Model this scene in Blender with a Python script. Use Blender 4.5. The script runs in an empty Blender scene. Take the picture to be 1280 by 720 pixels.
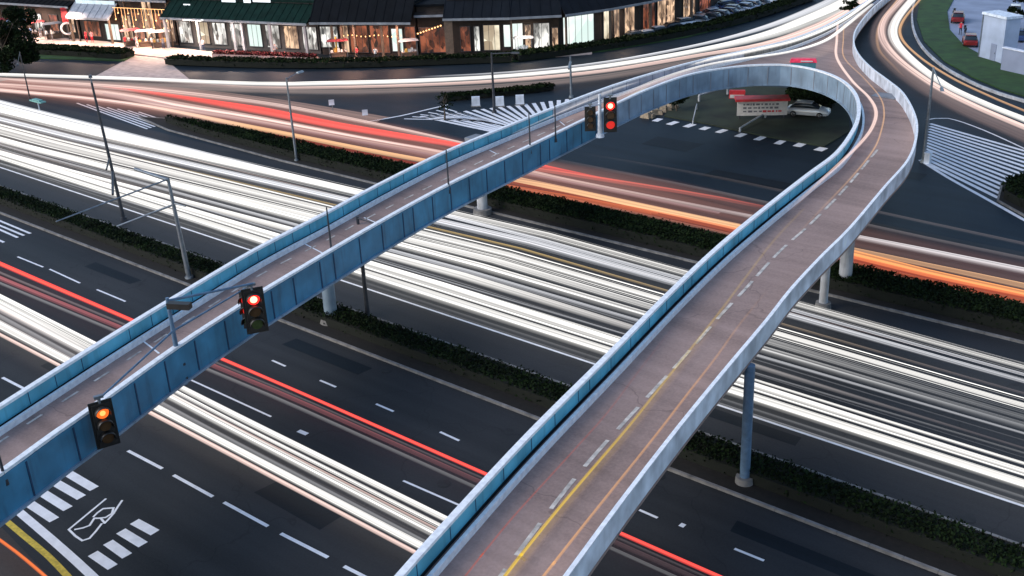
import bpy, bmesh, math, random
import numpy as np
from mathutils import Vector, Matrix, noise
random.seed(7); rng = np.random.default_rng(7)
sc = bpy.context.scene
COL = sc.collection
R = math.radians

# ------------------------------------------------------------------ camera
F, HZ, VPX, ROLL, CAMH = 1380.0, -237.0, -1100.0, R(2.7), 30.0
_d = (360 - HZ) * math.cos(ROLL); PIT = math.atan(_d / F)
up = -Vector((math.sin(ROLL)*math.cos(PIT), math.cos(ROLL)*math.cos(PIT), math.sin(PIT)))
d1 = Vector((VPX-640, HZ-math.tan(ROLL)*(VPX-640)-360, F)).normalized()
ax = -d1; ax = (ax - up*ax.dot(up)).normalized(); ay = up.cross(ax)
M = Matrix((ax, ay, up))          # world = M @ (right, down, forward)
def G(px, py, z=0.0):
    """point of the place seen at a measured direction, at height z"""
    d = M @ Vector((px-640, py-360, F)); t = (z-CAMH)/d.z
    return Vector((d.x*t, d.y*t, z))
cam_d = bpy.data.cameras.new('camera'); cam = bpy.data.objects.new('camera', cam_d); COL.objects.link(cam)
cr, cdn, cf = (M @ Vector(v) for v in ((1,0,0),(0,1,0),(0,0,1)))
cam.matrix_world = Matrix(((cr.x,-cdn.x,-cf.x,0),(cr.y,-cdn.y,-cf.y,0),(cr.z,-cdn.z,-cf.z,CAMH),(0,0,0,1)))
cam_d.sensor_width = 36; cam_d.lens = F/1280*36; cam_d.clip_end = 3000
sc.camera = cam

# ------------------------------------------------------------------ light
w = bpy.data.worlds.new('World'); sc.world = w; w.use_nodes = True
nt = w.node_tree; sky = nt.nodes.new('ShaderNodeTexSky'); sky.sky_type = 'NISHITA'; sky.sun_disc = False
SUN_EL, SUN_AZ = R(34), R(-150)
sky.sun_elevation = SUN_EL; sky.sun_rotation = SUN_AZ; sky.air_density = 1.2; sky.dust_density = 1.6; sky.ozone_density = 2.5
nt.links.new(sky.outputs[0], nt.nodes['Background'].inputs[0]); nt.nodes['Background'].inputs[1].default_value = 0.15
sd = bpy.data.lights.new('sun', 'SUN'); sd.energy = 1.0; sd.angle = R(25); sd.color = (1, .93, .88)
so = bpy.data.objects.new('sun', sd); COL.objects.link(so)
sv = Vector((math.sin(SUN_AZ)*math.cos(SUN_EL), math.cos(SUN_AZ)*math.cos(SUN_EL), math.sin(SUN_EL)))
so.rotation_euler = sv.to_track_quat('Z', 'Y').to_euler()
sc.view_settings.view_transform = 'Standard'; sc.view_settings.look = 'None'; sc.view_settings.exposure = 0.5

# ------------------------------------------------------------------ materials
def mat(name, col, rough=.6, metal=0, noise_amt=.25, nscale=3.0, bump=.0, emit=None, es=0, col2=None, spec=.5, bscale=None, detail=6):
    m = bpy.data.materials.new(name); m.use_nodes = True; n = m.node_tree.nodes; l = m.node_tree.links
    b = n['Principled BSDF']; b.inputs['Roughness'].default_value = rough; b.inputs['Metallic'].default_value = metal
    b.inputs['Specular IOR Level'].default_value = spec
    tc = n.new('ShaderNodeTexCoord'); nz = n.new('ShaderNodeTexNoise'); nz.inputs['Scale'].default_value = nscale; nz.inputs['Detail'].default_value = detail
    l.new(tc.outputs['Object'], nz.inputs['Vector'])
    mx = n.new('ShaderNodeMix'); mx.data_type = 'RGBA'
    rp = n.new('ShaderNodeMapRange'); rp.inputs[1].default_value = .3; rp.inputs[2].default_value = .7; l.new(nz.outputs['Fac'], rp.inputs[0]); l.new(rp.outputs[0], mx.inputs[0])
    a = [c*(1-noise_amt) for c in col]; c2 = col2 or [min(1, c*(1+noise_amt)) for c in col]
    mx.inputs[6].default_value = (*a, 1); mx.inputs[7].default_value = (*c2, 1)
    l.new(mx.outputs[2], b.inputs['Base Color'])
    if bump:
        bp = n.new('ShaderNodeBump'); bp.inputs['Strength'].default_value = bump; nb = n.new('ShaderNodeTexNoise')
        nb.inputs['Scale'].default_value = bscale or nscale*8; l.new(tc.outputs['Object'], nb.inputs['Vector']); l.new(nb.outputs['Fac'], bp.inputs['Height']); l.new(bp.outputs[0], b.inputs['Normal'])
    if emit: b.inputs['Emission Color'].default_value = (*emit, 1); b.inputs['Emission Strength'].default_value = es
    return m
def asphalt(name, col, rough=.55, amt=.35):
    m = bpy.data.materials.new(name); m.use_nodes = True; n = m.node_tree.nodes; l = m.node_tree.links
    b = n['Principled BSDF']; b.inputs['Specular IOR Level'].default_value = .13; tc = n.new('ShaderNodeTexCoord')
    def nz(sc_, det, vec=None, mp=None):
        t = n.new('ShaderNodeTexNoise'); t.inputs['Scale'].default_value = sc_; t.inputs['Detail'].default_value = det
        if mp:
            q = n.new('ShaderNodeMapping'); q.inputs['Scale'].default_value = mp; l.new(tc.outputs['Object'], q.inputs[0]); l.new(q.outputs[0], t.inputs['Vector'])
        else: l.new(tc.outputs['Object'], t.inputs['Vector'])
        return t.outputs['Fac']
    big = nz(.12, 5); lanes = nz(1.0, 3, mp=(.02, .9, 1)); fine = nz(9, 4)
    def add(a, bb, op='ADD', v=None):
        t = n.new('ShaderNodeMath'); t.operation = op
        l.new(a, t.inputs[0])
        if v is None: l.new(bb, t.inputs[1])
        else: t.inputs[1].default_value = v
        return t.outputs[0]
    s = add(add(add(big, None, 'MULTIPLY', 1.0), add(lanes, None, 'MULTIPLY', .8)), add(fine, None, 'MULTIPLY', .5))
    rp = n.new('ShaderNodeMapRange'); rp.inputs[1].default_value = .75; rp.inputs[2].default_value = 1.55; rp.inputs[3].default_value = 1-amt*1.3; rp.inputs[4].default_value = 1+amt*1.3
    l.new(s, rp.inputs[0])
    # cracks / sealed joints
    vo = n.new('ShaderNodeTexVoronoi'); vo.feature = 'DISTANCE_TO_EDGE'; vo.inputs['Scale'].default_value = .11
    wv = n.new('ShaderNodeTexNoise'); wv.inputs['Scale'].default_value = .6; l.new(tc.outputs['Object'], wv.inputs['Vector'])
    va = n.new('ShaderNodeVectorMath'); va.operation = 'MULTIPLY_ADD'; l.new(wv.outputs['Color'], va.inputs[0]); va.inputs[1].default_value = (2.5,2.5,0); l.new(tc.outputs['Object'], va.inputs[2]); l.new(va.outputs[0], vo.inputs['Vector'])
    cm = n.new('ShaderNodeMapRange'); cm.inputs[1].default_value = .0; cm.inputs[2].default_value = .006; cm.inputs[3].default_value = .72; cm.inputs[4].default_value = 1; l.new(vo.outputs['Distance'], cm.inputs[0])
    tot = add(rp.outputs[0], cm.outputs[0], 'MULTIPLY')
    vm = n.new('ShaderNodeVectorMath'); vm.operation = 'SCALE'; vm.inputs[0].default_value = col; l.new(tot, vm.inputs['Scale']); l.new(vm.outputs[0], b.inputs['Base Color'])
    rr = n.new('ShaderNodeMapRange'); rr.inputs[3].default_value = rough-.12; rr.inputs[4].default_value = rough+.15; l.new(big, rr.inputs[0]); l.new(rr.outputs[0], b.inputs['Roughness'])
    bp = n.new('ShaderNodeBump'); bp.inputs['Strength'].default_value = .25; bp.inputs['Distance'].default_value = .02; l.new(nz(25, 2), bp.inputs['Height']); l.new(bp.outputs[0], b.inputs['Normal'])
    return m
def emis(name, col, s):
    return mat(name, [c*.4 for c in col], .4, emit=col, es=s)
A_low = asphalt('asphalt_dark', (.027,.0285,.031)); A_mid = asphalt('asphalt_worn', (.030,.0315,.034)); A_gnd = asphalt('asphalt_plain', (.0125,.0205,.029), amt=.25)
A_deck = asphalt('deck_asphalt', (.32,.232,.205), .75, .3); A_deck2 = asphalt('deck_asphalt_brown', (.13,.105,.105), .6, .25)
M_paint = mat('road_paint', (.74,.75,.78), .7, noise_amt=.10, nscale=2); M_yel = mat('yellow_paint', (.55,.40,.04), .6, noise_amt=.3, nscale=5)
M_worn = mat('worn_deck_paint', (.52,.48,.43), .8, noise_amt=.45, nscale=2.5); M_kerb = mat('kerb_concrete', (.17,.165,.16), .8, nscale=1.5, noise_amt=.4); M_soil = mat('soil', (.006,.005,.004), .95, nscale=4, noise_amt=.5)
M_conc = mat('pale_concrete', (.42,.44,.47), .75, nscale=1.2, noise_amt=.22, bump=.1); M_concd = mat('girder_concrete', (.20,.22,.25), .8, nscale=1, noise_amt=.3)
M_blue = mat('blue_panel', (.050,.22,.36), .5, nscale=.8, noise_amt=.22); M_teal = mat('teal_panel', (.12,.46,.60), .45, nscale=.7, noise_amt=.18)
M_bluec = mat('blue_grey_panel', (.24,.33,.42), .5, nscale=.7, noise_amt=.2)
M_rail = mat('white_rail', (.84,.86,.90), .4, nscale=4, noise_amt=.15); M_lit = mat('lit_lilac_panel', (.38,.40,.46), .5, nscale=1); M_cast = mat('cast_iron', (.018,.02,.022), .7, .3); M_seam = mat('dark_seam', (.015,.05,.11), .6)
M_dark = mat('dark_gap', (.012,.014,.018), .8); M_barr = mat('white_barrier', (.66,.71,.78), .55, nscale=.9, noise_amt=.25)
M_pole = mat('grey_pole', (.22,.25,.28), .4, .6, nscale=3); M_pdark = mat('dark_pole', (.05,.055,.065), .5, .4); M_bpole = mat('blue_grey_pole', (.10,.17,.26), .5)
M_black = mat('signal_black', (.018,.016,.014), .45); M_lensoff = mat('lens_dark', (.10,.05,.02), .25); M_lensgr = mat('lens_green_dark', (.07,.10,.03), .25)
M_red = emis('lens_red', (1,.02,.015), 1.6); M_redh = emis('lens_red_core', (1,.35,.20), 3); M_red2 = emis('lens_red_dim', (.9,.03,.02), .5); M_amb = emis('lens_amber', (1,.16,.02), .8); M_ambh = emis('lens_amber_core', (1,.32,.08), 1.6)
M_leaf = mat('hedge_leaf', (.008,.020,.005), .85, nscale=.7, noise_amt=.6, col2=(.012,.026,.006), spec=.15); M_leafd = mat('hedge_leaf_dark', (.004,.008,.003), .9, nscale=.5, noise_amt=.5, spec=.1)
M_grass = mat('grass_green', (.018,.055,.009), .85, nscale=.6, noise_amt=.4, bump=.5, bscale=14)
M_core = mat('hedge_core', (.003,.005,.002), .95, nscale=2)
M_bark = mat('bark', (.10,.075,.055), .9, nscale=5, bump=.3)
M_walk = mat('pavement_tile', (.42,.34,.31), .7, nscale=1.2, noise_amt=.25); M_plaza = mat('plaza_paving', (.22,.26,.36), .6, nscale=.3, noise_amt=.2)
M_glass = mat('dark_glass', (.02,.03,.04), .08, noise_amt=.1); M_tyre = mat('tyre', (.015,.015,.015), .8); M_chrome = mat('chrome', (.5,.5,.52), .25, .9)
M_skin = mat('skin', (.42,.24,.17), .6); M_hair = mat('hair', (.02,.015,.012), .6)

def goods(name, base, hi, s, sx=9, sz=3.2, thr=.5):
    """lit shop window with shelves of goods behind it"""
    m = bpy.data.materials.new(name); m.use_nodes = True; n = m.node_tree.nodes; l = m.node_tree.links; b = n['Principled BSDF']
    tc = n.new('ShaderNodeTexCoord'); mp = n.new('ShaderNodeMapping'); mp.inputs['Scale'].default_value = (sx, sx, sz); l.new(tc.outputs['Object'], mp.inputs[0])
    vo = n.new('ShaderNodeTexVoronoi'); vo.inputs['Scale'].default_value = .5; l.new(mp.outputs[0], vo.inputs['Vector'])
    nz = n.new('ShaderNodeTexNoise'); nz.inputs['Scale'].default_value = .45; l.new(tc.outputs['Object'], nz.inputs['Vector'])
    sp = n.new('ShaderNodeSeparateColor'); l.new(vo.outputs['Color'], sp.inputs[0])
    mm = n.new('ShaderNodeMath'); mm.operation = 'MULTIPLY'; l.new(sp.outputs[0], mm.inputs[0]); 
    rr = n.new('ShaderNodeMapRange'); rr.inputs[1].default_value = .35; rr.inputs[2].default_value = .65; rr.inputs[3].default_value = .3; rr.inputs[4].default_value = 1.6; l.new(nz.outputs['Fac'], rr.inputs[0]); l.new(rr.outputs[0], mm.inputs[1])
    mx = n.new('ShaderNodeMix'); mx.data_type = 'RGBA'; l.new(mm.outputs[0], mx.inputs[0]); mx.inputs[6].default_value = (*base,1); mx.inputs[7].default_value = (*hi,1)
    l.new(mx.outputs[2], b.inputs['Emission Color']); b.inputs['Emission Strength'].default_value = s; b.inputs['Base Color'].default_value = (.03,.03,.03,1); b.inputs['Roughness'].default_value = .12
    return m
W_white = goods('window_white', (.03,.035,.035), (1.0,.98,.92), .85, 5.5, 2.2); W_pure = goods('window_bright', (.6,.75,.7), (1,1,.95), .9, .6,.6)
W_warm = goods('window_warm', (.04,.018,.012), (1.0,.66,.42), .75, 6, 2.6); W_brown = goods('window_brown', (.012,.005,.004), (.60,.17,.08), .45, 5, 2.4)
W_cream = goods('window_cream', (.35,.27,.18), (1.0,.90,.68), .85, 1.6, 1.2)

def weather(m, amt=.55, rust=(.10,.05,.025)):
    n=m.node_tree.nodes; l=m.node_tree.links; b=n['Principled BSDF']; src=b.inputs['Base Color'].links[0].from_socket
    tc=n.new('ShaderNodeTexCoord'); mp=n.new('ShaderNodeMapping'); mp.inputs['Scale'].default_value=(2.2,2.2,.28); l.new(tc.outputs['Object'],mp.inputs[0])
    t=n.new('ShaderNodeTexNoise'); t.inputs['Scale'].default_value=1.3; t.inputs['Detail'].default_value=7; l.new(mp.outputs[0],t.inputs['Vector'])
    r_=n.new('ShaderNodeMapRange'); r_.inputs[1].default_value=.52; r_.inputs[2].default_value=.78; r_.inputs[4].default_value=amt; l.new(t.outputs['Fac'],r_.inputs[0])
    mx=n.new('ShaderNodeMix'); mx.data_type='RGBA'; l.new(r_.outputs[0],mx.inputs[0]); l.new(src,mx.inputs[6]); mx.inputs[7].default_value=(*rust,1)
    t2=n.new('ShaderNodeTexNoise'); t2.inputs['Scale'].default_value=.45; l.new(tc.outputs['Object'],t2.inputs['Vector']); r2=n.new('ShaderNodeMapRange'); r2.inputs[1].default_value=.3; r2.inputs[2].default_value=.7; r2.inputs[3].default_value=.75; r2.inputs[4].default_value=1.15; l.new(t2.outputs['Fac'],r2.inputs[0])
    vm=n.new('ShaderNodeVectorMath'); vm.operation='SCALE'; l.new(mx.outputs[2],vm.inputs[0]); l.new(r2.outputs[0],vm.inputs['Scale']); l.new(vm.outputs[0],b.inputs['Base Color'])
for m_,a_,c_ in ((M_blue,.5,(.03,.06,.09)),(M_teal,.45,(.05,.12,.15)),(M_bluec,.5,(.08,.09,.10)),(M_barr,.25,(.30,.31,.32)),(M_conc,.6,(.14,.13,.12))): weather(m_,a_,c_)
# light-streak material: glow falls off across the streak; colour and strength carried by the streak itself
def trail_mat():
    m = bpy.data.materials.new('streak_light'); m.use_nodes = True; n = m.node_tree.nodes; l = m.node_tree.links
    for x in list(n): n.remove(x)
    out = n.new('ShaderNodeOutputMaterial'); em = n.new('ShaderNodeEmission'); tr = n.new('ShaderNodeBsdfTransparent'); ms = n.new('ShaderNodeMixShader')
    c = n.new('ShaderNodeAttribute'); c.attribute_name = 'tc'; uv = n.new('ShaderNodeUVMap'); uv.uv_map = 'UVMap'
    sx = n.new('ShaderNodeSeparateXYZ'); l.new(uv.outputs[0], sx.inputs[0])
    def mth(op, a, b=None, v=None, cl=False):
        t = n.new('ShaderNodeMath'); t.operation = op; t.use_clamp = cl
        if isinstance(a, float): t.inputs[0].default_value = a
        else: l.new(a, t.inputs[0])
        if b is not None: l.new(b, t.inputs[1])
        if v is not None: t.inputs[1].default_value = v
        return t.outputs[0]
    u = sx.outputs[0]
    fr = mth('FRACT', u)                       # integer part = a random seed for each streak
    pr = mth('MULTIPLY', mth('MULTIPLY', fr, mth('SUBTRACT', 1.0, fr)), v=4.0)
    edge = n.new('ShaderNodeMapRange'); edge.interpolation_type = 'SMOOTHSTEP'; edge.inputs[1].default_value = 0; edge.inputs[2].default_value = .95; l.new(pr, edge.inputs[0])
    nz = n.new('ShaderNodeTexNoise'); nz.inputs['Scale'].default_value = 1; nz.inputs['Detail'].default_value = 3
    cb = n.new('ShaderNodeCombineXYZ'); l.new(mth('MULTIPLY', u, v=7.3), cb.inputs[0]); l.new(mth('MULTIPLY', sx.outputs[1], v=.012), cb.inputs[1]); l.new(cb.outputs[0], nz.inputs['Vector'])
    st = n.new('ShaderNodeMapRange'); st.inputs[1].default_value = .32; st.inputs[2].default_value = .6; st.inputs[3].default_value = .35; st.inputs[4].default_value = 1; l.new(nz.outputs['Fac'], st.inputs[0])
    al = mth('MULTIPLY', mth('MULTIPLY', edge.outputs[0], st.outputs[0]), c.outputs['Alpha'], cl=True)
    l.new(c.outputs['Color'], em.inputs[0]); em.inputs[1].default_value = 0.56
    l.new(al, ms.inputs[0]); l.new(tr.outputs[0], ms.inputs[1]); l.new(em.outputs[0], ms.inputs[2]); l.new(ms.outputs[0], out.inputs[0])
    return m
M_trail = trail_mat()

# ------------------------------------------------------------------ helpers
def tag(o, label=None, cat=None, group=None, kind=None):
    if label: o['label'] = label
    if cat: o['category'] = cat
    if group: o['group'] = group
    if kind: o['kind'] = kind
    return o
def empty(name, loc=(0,0,0), label=None, cat=None, group=None, rz=0):
    o = bpy.data.objects.new(name, None); COL.objects.link(o); o.location = loc; o.rotation_euler.z = rz; o.empty_display_size = .3
    return tag(o, label, cat, group)
class MB:
    def __init__(s): s.v=[]; s.f=[]; s.m=[]; s.sm=[]
    def add(s, vs, fs, mi=0, smooth=False):
        b=len(s.v); s.v += [tuple(v) for v in vs]; s.f += [tuple(i+b for i in f) for f in fs]; s.m += [mi]*len(fs); s.sm += [smooth]*len(fs)
    def box(s, c, d, mi=0, rz=0, tx=1, ty=1):
        """box centred on c with full sizes d, top scaled by tx,ty"""
        cx,cy,cz=c; a,b,h=d[0]/2,d[1]/2,d[2]/2; co,si=math.cos(rz),math.sin(rz); vs=[]
        for sz,k,l_ in ((-1,1,1),(1,tx,ty)):
            for sx_,sy_ in ((-1,-1),(1,-1),(1,1),(-1,1)):
                x,y=sx_*a*k,sy_*b*l_; vs.append((cx+x*co-y*si, cy+x*si+y*co, cz+sz*h))
        s.add(vs, [(3,2,1,0),(4,5,6,7),(0,1,5,4),(1,2,6,5),(2,3,7,6),(3,0,4,7)], mi)
    def tube(s, p, q, r0, r1=None, n=8, mi=0, cap=True):
        p,q=Vector(p),Vector(q); r1=r0 if r1 is None else r1; d=(q-p).normalized(); a=d.orthogonal().normalized(); b=d.cross(a)
        vs=[p+(a*math.cos(t)+b*math.sin(t))*r0 for t in [2*math.pi*i/n for i in range(n)]]+[q+(a*math.cos(t)+b*math.sin(t))*r1 for t in [2*math.pi*i/n for i in range(n)]]
        s.add(vs, [(i,(i+1)%n,n+(i+1)%n,n+i) for i in range(n)], mi, True)
        if cap: s.add(vs, [tuple(range(n-1,-1,-1)), tuple(range(n,2*n))], mi)
    def build(s, name, mats, parent=None, label=None, cat=None, group=None, kind=None):
        me=bpy.data.meshes.new(name); me.from_pydata(s.v, [], s.f); me.update()
        for m in (mats if isinstance(mats,(list,tuple)) else [mats]): me.materials.append(m)
        me.polygons.foreach_set('material_index', s.m); me.polygons.foreach_set('use_smooth', s.sm)
        o=bpy.data.objects.new(name, me); COL.objects.link(o)
        if parent: o.parent=parent
        return tag(o, label, cat, group, kind)
def V2(p): return Vector((p[0], p[1]))
def resample(pts, step):
    """smooth (Catmull-Rom) resample of a list of vectors"""
    P=[Vector(p) for p in pts]; out=[]
    for i in range(len(P)-1):
        p0=P[max(i-1,0)]; p1=P[i]; p2=P[i+1]; p3=P[min(i+2,len(P)-1)]; n=max(1,int(math.ceil((p2-p1).length/step)))
        for k in range(n):
            t=k/n; out.append(.5*((2*p1)+(p2-p0)*t+(2*p0-5*p1+4*p2-p3)*t*t+(3*p1-p0-3*p2+p3)*t**3))
    out.append(P[-1]); return out
def normals(pts):
    N=[]
    for i in range(len(pts)):
        a=pts[max(i-1,0)]; b=pts[min(i+1,len(pts)-1)]; d=(b-a); d=Vector((d.x,d.y)); 
        if d.length<1e-6: d=Vector((1,0))
        d.normalize(); N.append(Vector((-d.y,d.x,0)))
    return N
def wall(mb, pts, off0, off1, z0, z1, mi=0):
    """wall along pts (z of pts = reference), between lateral offsets and relative heights"""
    N=normals(pts); vs=[]; n=len(pts)
    for p,q in zip(pts,N):
        for o,z in ((off0,z0),(off1,z0),(off1,z1),(off0,z1)): vs.append(p+q*o+Vector((0,0,z)))
    fs=[]
    for i in range(n-1):
        for k in range(4): fs.append((4*i+k,4*i+(k+1)%4,4*i+4+(k+1)%4,4*i+4+k))
    fs += [(3,2,1,0),(4*n-4,4*n-3,4*n-2,4*n-1)]
    mb.add(vs,fs,mi)
def polyfill(mb, pts, z=None, thick=0, mi=0):
    bm=bmesh.new(); vs=[bm.verts.new((p[0],p[1],p[2] if z is None else z)) for p in pts]
    es=[bm.edges.new((vs[i],vs[(i+1)%len(vs)])) for i in range(len(vs))]
    bmesh.ops.triangle_fill(bm, use_beauty=True, use_dissolve=False, edges=es)
    bm.verts.index_update(); V=[v.co.copy() for v in bm.verts]; Fc=[]
    for f in bm.faces:
        idx=[v.index for v in f.verts]
        if f.normal.z<0: idx=idx[::-1]
        Fc.append(tuple(idx))
    mb.add(V,Fc,mi)
    if thick:
        mb.add([v-Vector((0,0,thick)) for v in V],[f[::-1] for f in Fc],mi)
        n=len(pts); P=[Vector((p[0],p[1],p[2] if z is None else z)) for p in pts]; ar=sum(P[i].x*P[(i+1)%n].y-P[(i+1)%n].x*P[i].y for i in range(n))
        if ar<0: P=P[::-1]
        mb.add(P+[p-Vector((0,0,thick)) for p in P],[(i,n+i,n+(i+1)%n,(i+1)%n) for i in range(n)],mi)
    bm.free()
def flat(name, pts, z, m, label=None, cat=None, kind='structure', thick=0):
    mb=MB(); polyfill(mb,pts,z,thick); return mb.build(name,m,None,label,cat,None,kind)
def pxs(l, z=0): return [G(p[0],p[1],z) for p in l]
def strip_line(mb, a, b, wd, z, mi=0):
    a=Vector((a[0],a[1],z)); b=Vector((b[0],b[1],z)); d=(b-a).normalized(); n=Vector((-d.y,d.x,0))*wd/2
    mb.add([a-n,b-n,b+n,a+n],[(0,1,2,3)],mi)
def poly_line(mb, pts, wd, z, mi=0, step=1.5):
    P=resample([Vector((p[0],p[1],0)) for p in pts],step); N=normals(P); vs=[]
    for p,n_ in zip(P,N): vs += [Vector((p.x,p.y,z))-n_*wd/2, Vector((p.x,p.y,z))+n_*wd/2]
    mb.add(vs,[(2*i,2*i+2,2*i+3,2*i+1) for i in range(len(P)-1)],mi)
def inside(poly, x, y):
    c=np.zeros(len(x),bool); n=len(poly); j=n-1
    for i in range(n):
        xi,yi,xj,yj=poly[i][0],poly[i][1],poly[j][0],poly[j][1]
        if yi!=yj: c ^= ((yi>y)!=(yj>y)) & (x<(xj-xi)*(y-yi)/(yj-yi)+xi)
        j=i
    return c
def leaves(cent, size, mats, name, parent, frac2=.35):
    n=len(cent); a=rng.normal(size=(n,3)); a/=np.linalg.norm(a,axis=1)[:,None]; b=np.cross(a,rng.normal(size=(n,3))); b/=np.linalg.norm(b,axis=1)[:,None]
    s=size*(.6+.8*rng.random((n,1))); v=np.empty((n,4,3)); v[:,0]=cent-a*s; v[:,1]=cent-b*s*.55; v[:,2]=cent+a*s; v[:,3]=cent+b*s*.55
    me=bpy.data.meshes.new(name); me.vertices.add(4*n); me.vertices.foreach_set('co',v.ravel()); me.loops.add(4*n); me.loops.foreach_set('vertex_index',np.arange(4*n,dtype=np.int32))
    me.polygons.add(n); me.polygons.foreach_set('loop_start',np.arange(0,4*n,4,dtype=np.int32)); me.update(calc_edges=True)
    for m in mats: me.materials.append(m)
    me.polygons.foreach_set('material_index',(rng.random(n)<frac2).astype(np.int32)*(len(mats)>1)); me.validate()
    o=bpy.data.objects.new(name,me); COL.objects.link(o); o.parent=parent; return o
def lump(x,y,s=.8): return np.array([noise.noise((a*s,b*s,1.7)) for a,b in zip(x,y)])
def hedge(poly, h, n, label, size=.14, z0=.12, mats=None, cat='hedge', group=None, name='hedge'):
    poly=[V2(p) for p in poly]; xs=[p.x for p in poly]; ys=[p.y for p in poly]; e=empty(name,(0,0,0),label,cat,group)
    x=[];y=[]
    X=rng.uniform(min(xs)-.25,max(xs)+.25,n*6); Y=rng.uniform(min(ys)-.25,max(ys)+.25,n*6); k=inside(poly,X,Y); X=X[k][:n]; Y=Y[k][:n]
    L=lump(X,Y,.55)*.16+lump(X,Y,1.9)*.12; zz=z0+h*(1+L)*np.where(rng.random(len(X))<.6, 1-.16*rng.random(len(X)), rng.random(len(X))**.7)
    X=X+rng.normal(0,.12,len(X)); Y=Y+rng.normal(0,.12,len(X))
    leaves(np.stack([X,Y,zz],1),size,mats or [M_leaf,M_leafd],'foliage',e)
    c=sum(poly,Vector((0,0)))/len(poly); mb=MB(); P=[]
    polyfill(mb,[(p.x,p.y) for p in poly],z0+h*.72,h*.70); mb.build('dark_core',M_core,e)  # solid near-black core added inside the leaves
    return e
def ribbon(mb_data, pts, wd, col, al, z=None):
    """pts: vectors; wd / al lists or numbers. A low arched streak of light floating at lamp height."""
    n=len(pts); N=normals(pts); seed=random.randint(1,400)
    L=0
    for i,(p,q) in enumerate(zip(pts,N)):
        wv=wd[i] if isinstance(wd,list) else wd; av=al[i] if isinstance(al,list) else al; cc=col[i] if isinstance(col,list) else col
        if i: L+=(pts[i]-pts[i-1]).length
        for k in range(5):
            u=k/4; o=(u-.5)*wv; mb_data['v'].append(tuple(p+q*o+Vector((0,0,min(.25,wv*.25)*(1-(2*u-1)**2)))))
            mb_data['uv'].append((seed+.001+u*.998, L)); mb_data['c'].append((*cc, av))
    b=len(mb_data['v'])-5*n
    for i in range(n-1):
        for k in range(4): mb_data['f'].append((b+5*i+k,b+5*i+k+1,b+5*i+5+k+1,b+5*i+5+k))
def newrib(): return dict(v=[],f=[],uv=[],c=[])
def buildrib(d, name, label, cat, kind=None, group=None):
    me=bpy.data.meshes.new(name); me.from_pydata(d['v'],[],d['f']); uv=me.uv_layers.new(name='UVMap'); ca=me.color_attributes.new('tc','FLOAT_COLOR','POINT')
    ca.data.foreach_set('color',np.array(d['c'],dtype=np.float32).ravel())
    li=np.empty(len(me.loops),dtype=np.int32); me.loops.foreach_get('vertex_index',li); uvs=np.array(d['uv'],dtype=np.float32)[li]; uv.data.foreach_set('uv',uvs.ravel())
    me.materials.append(M_trail); o=bpy.data.objects.new(name,me); COL.objects.link(o); return tag(o,label,cat,group,kind)

# ------------------------------------------------------------------ ground, roads
flat('ground',[(-900,-300),(500,-300),(500,1200),(-900,1200)],0,A_gnd)
def yline(y,x0=-260,x1=70): return [(x0,y),(x1,y)]
X0,X1=-270,80
flat('road',[(X0,10),(X1,10),(X1,39.3),(X0,39.3)],.004,A_low)
flat('road',[(X0,43.35),(X1,43.35),(X1,62.8),(-90,62.8),(X0,62.8)],.004,A_mid)
flat('road',[(-92,69.0),(X1,69.0),(X1,77.5),(-92,77.5)],.004,A_mid)
# medians
def median(pts, label_kerb=None):
    flat('median',[(p[0],p[1]) for p in pts],.12,M_soil,thick=.12)
    mb=MB(); P=[Vector((p[0],p[1],.0)) for p in pts]; P.append(P[0]); 
    for a,b in zip(P[:-1],P[1:]):
        d=(b-a); L=d.length; d.normalize(); nn=max(1,int(L/1.5)); q=Vector((d.y,-d.x,0))
        for i in range(nn):
            s=a+d*(L*i/nn+.01); e=a+d*(L*(i+1)/nn-.01); c=(s+e)/2
            mb.box((c.x,c.y,.075),((e-s).length,.16,.15),rz=math.atan2(d.y,d.x))
    mb.build('kerb',M_kerb,kind='structure')
median([(X0,39.4),(X1,39.4),(X1,43.2),(X0,43.2)])
med2=[(-112,65.2),(-104,63.7),(-84,63.0),(X1,63.0),(X1,68.9),(-70,68.9),(-95,68.0),(-108,66.6)]
median(med2)
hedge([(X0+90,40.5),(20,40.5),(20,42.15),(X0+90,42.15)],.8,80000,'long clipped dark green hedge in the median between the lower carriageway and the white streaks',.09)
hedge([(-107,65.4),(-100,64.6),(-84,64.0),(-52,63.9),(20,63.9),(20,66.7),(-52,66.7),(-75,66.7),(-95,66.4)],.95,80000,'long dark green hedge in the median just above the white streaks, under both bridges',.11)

# paint
mb=MB()
strip_line(mb,(X0,46.35),(X1,46.35),.17,.010)
def dashes_px(lst, wd, z=.010, zz=0):
    for a,b in lst:
        p=G(*a,zz); q=G(*b,zz); strip_line(mb,p,q,wd,z+zz)
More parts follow.
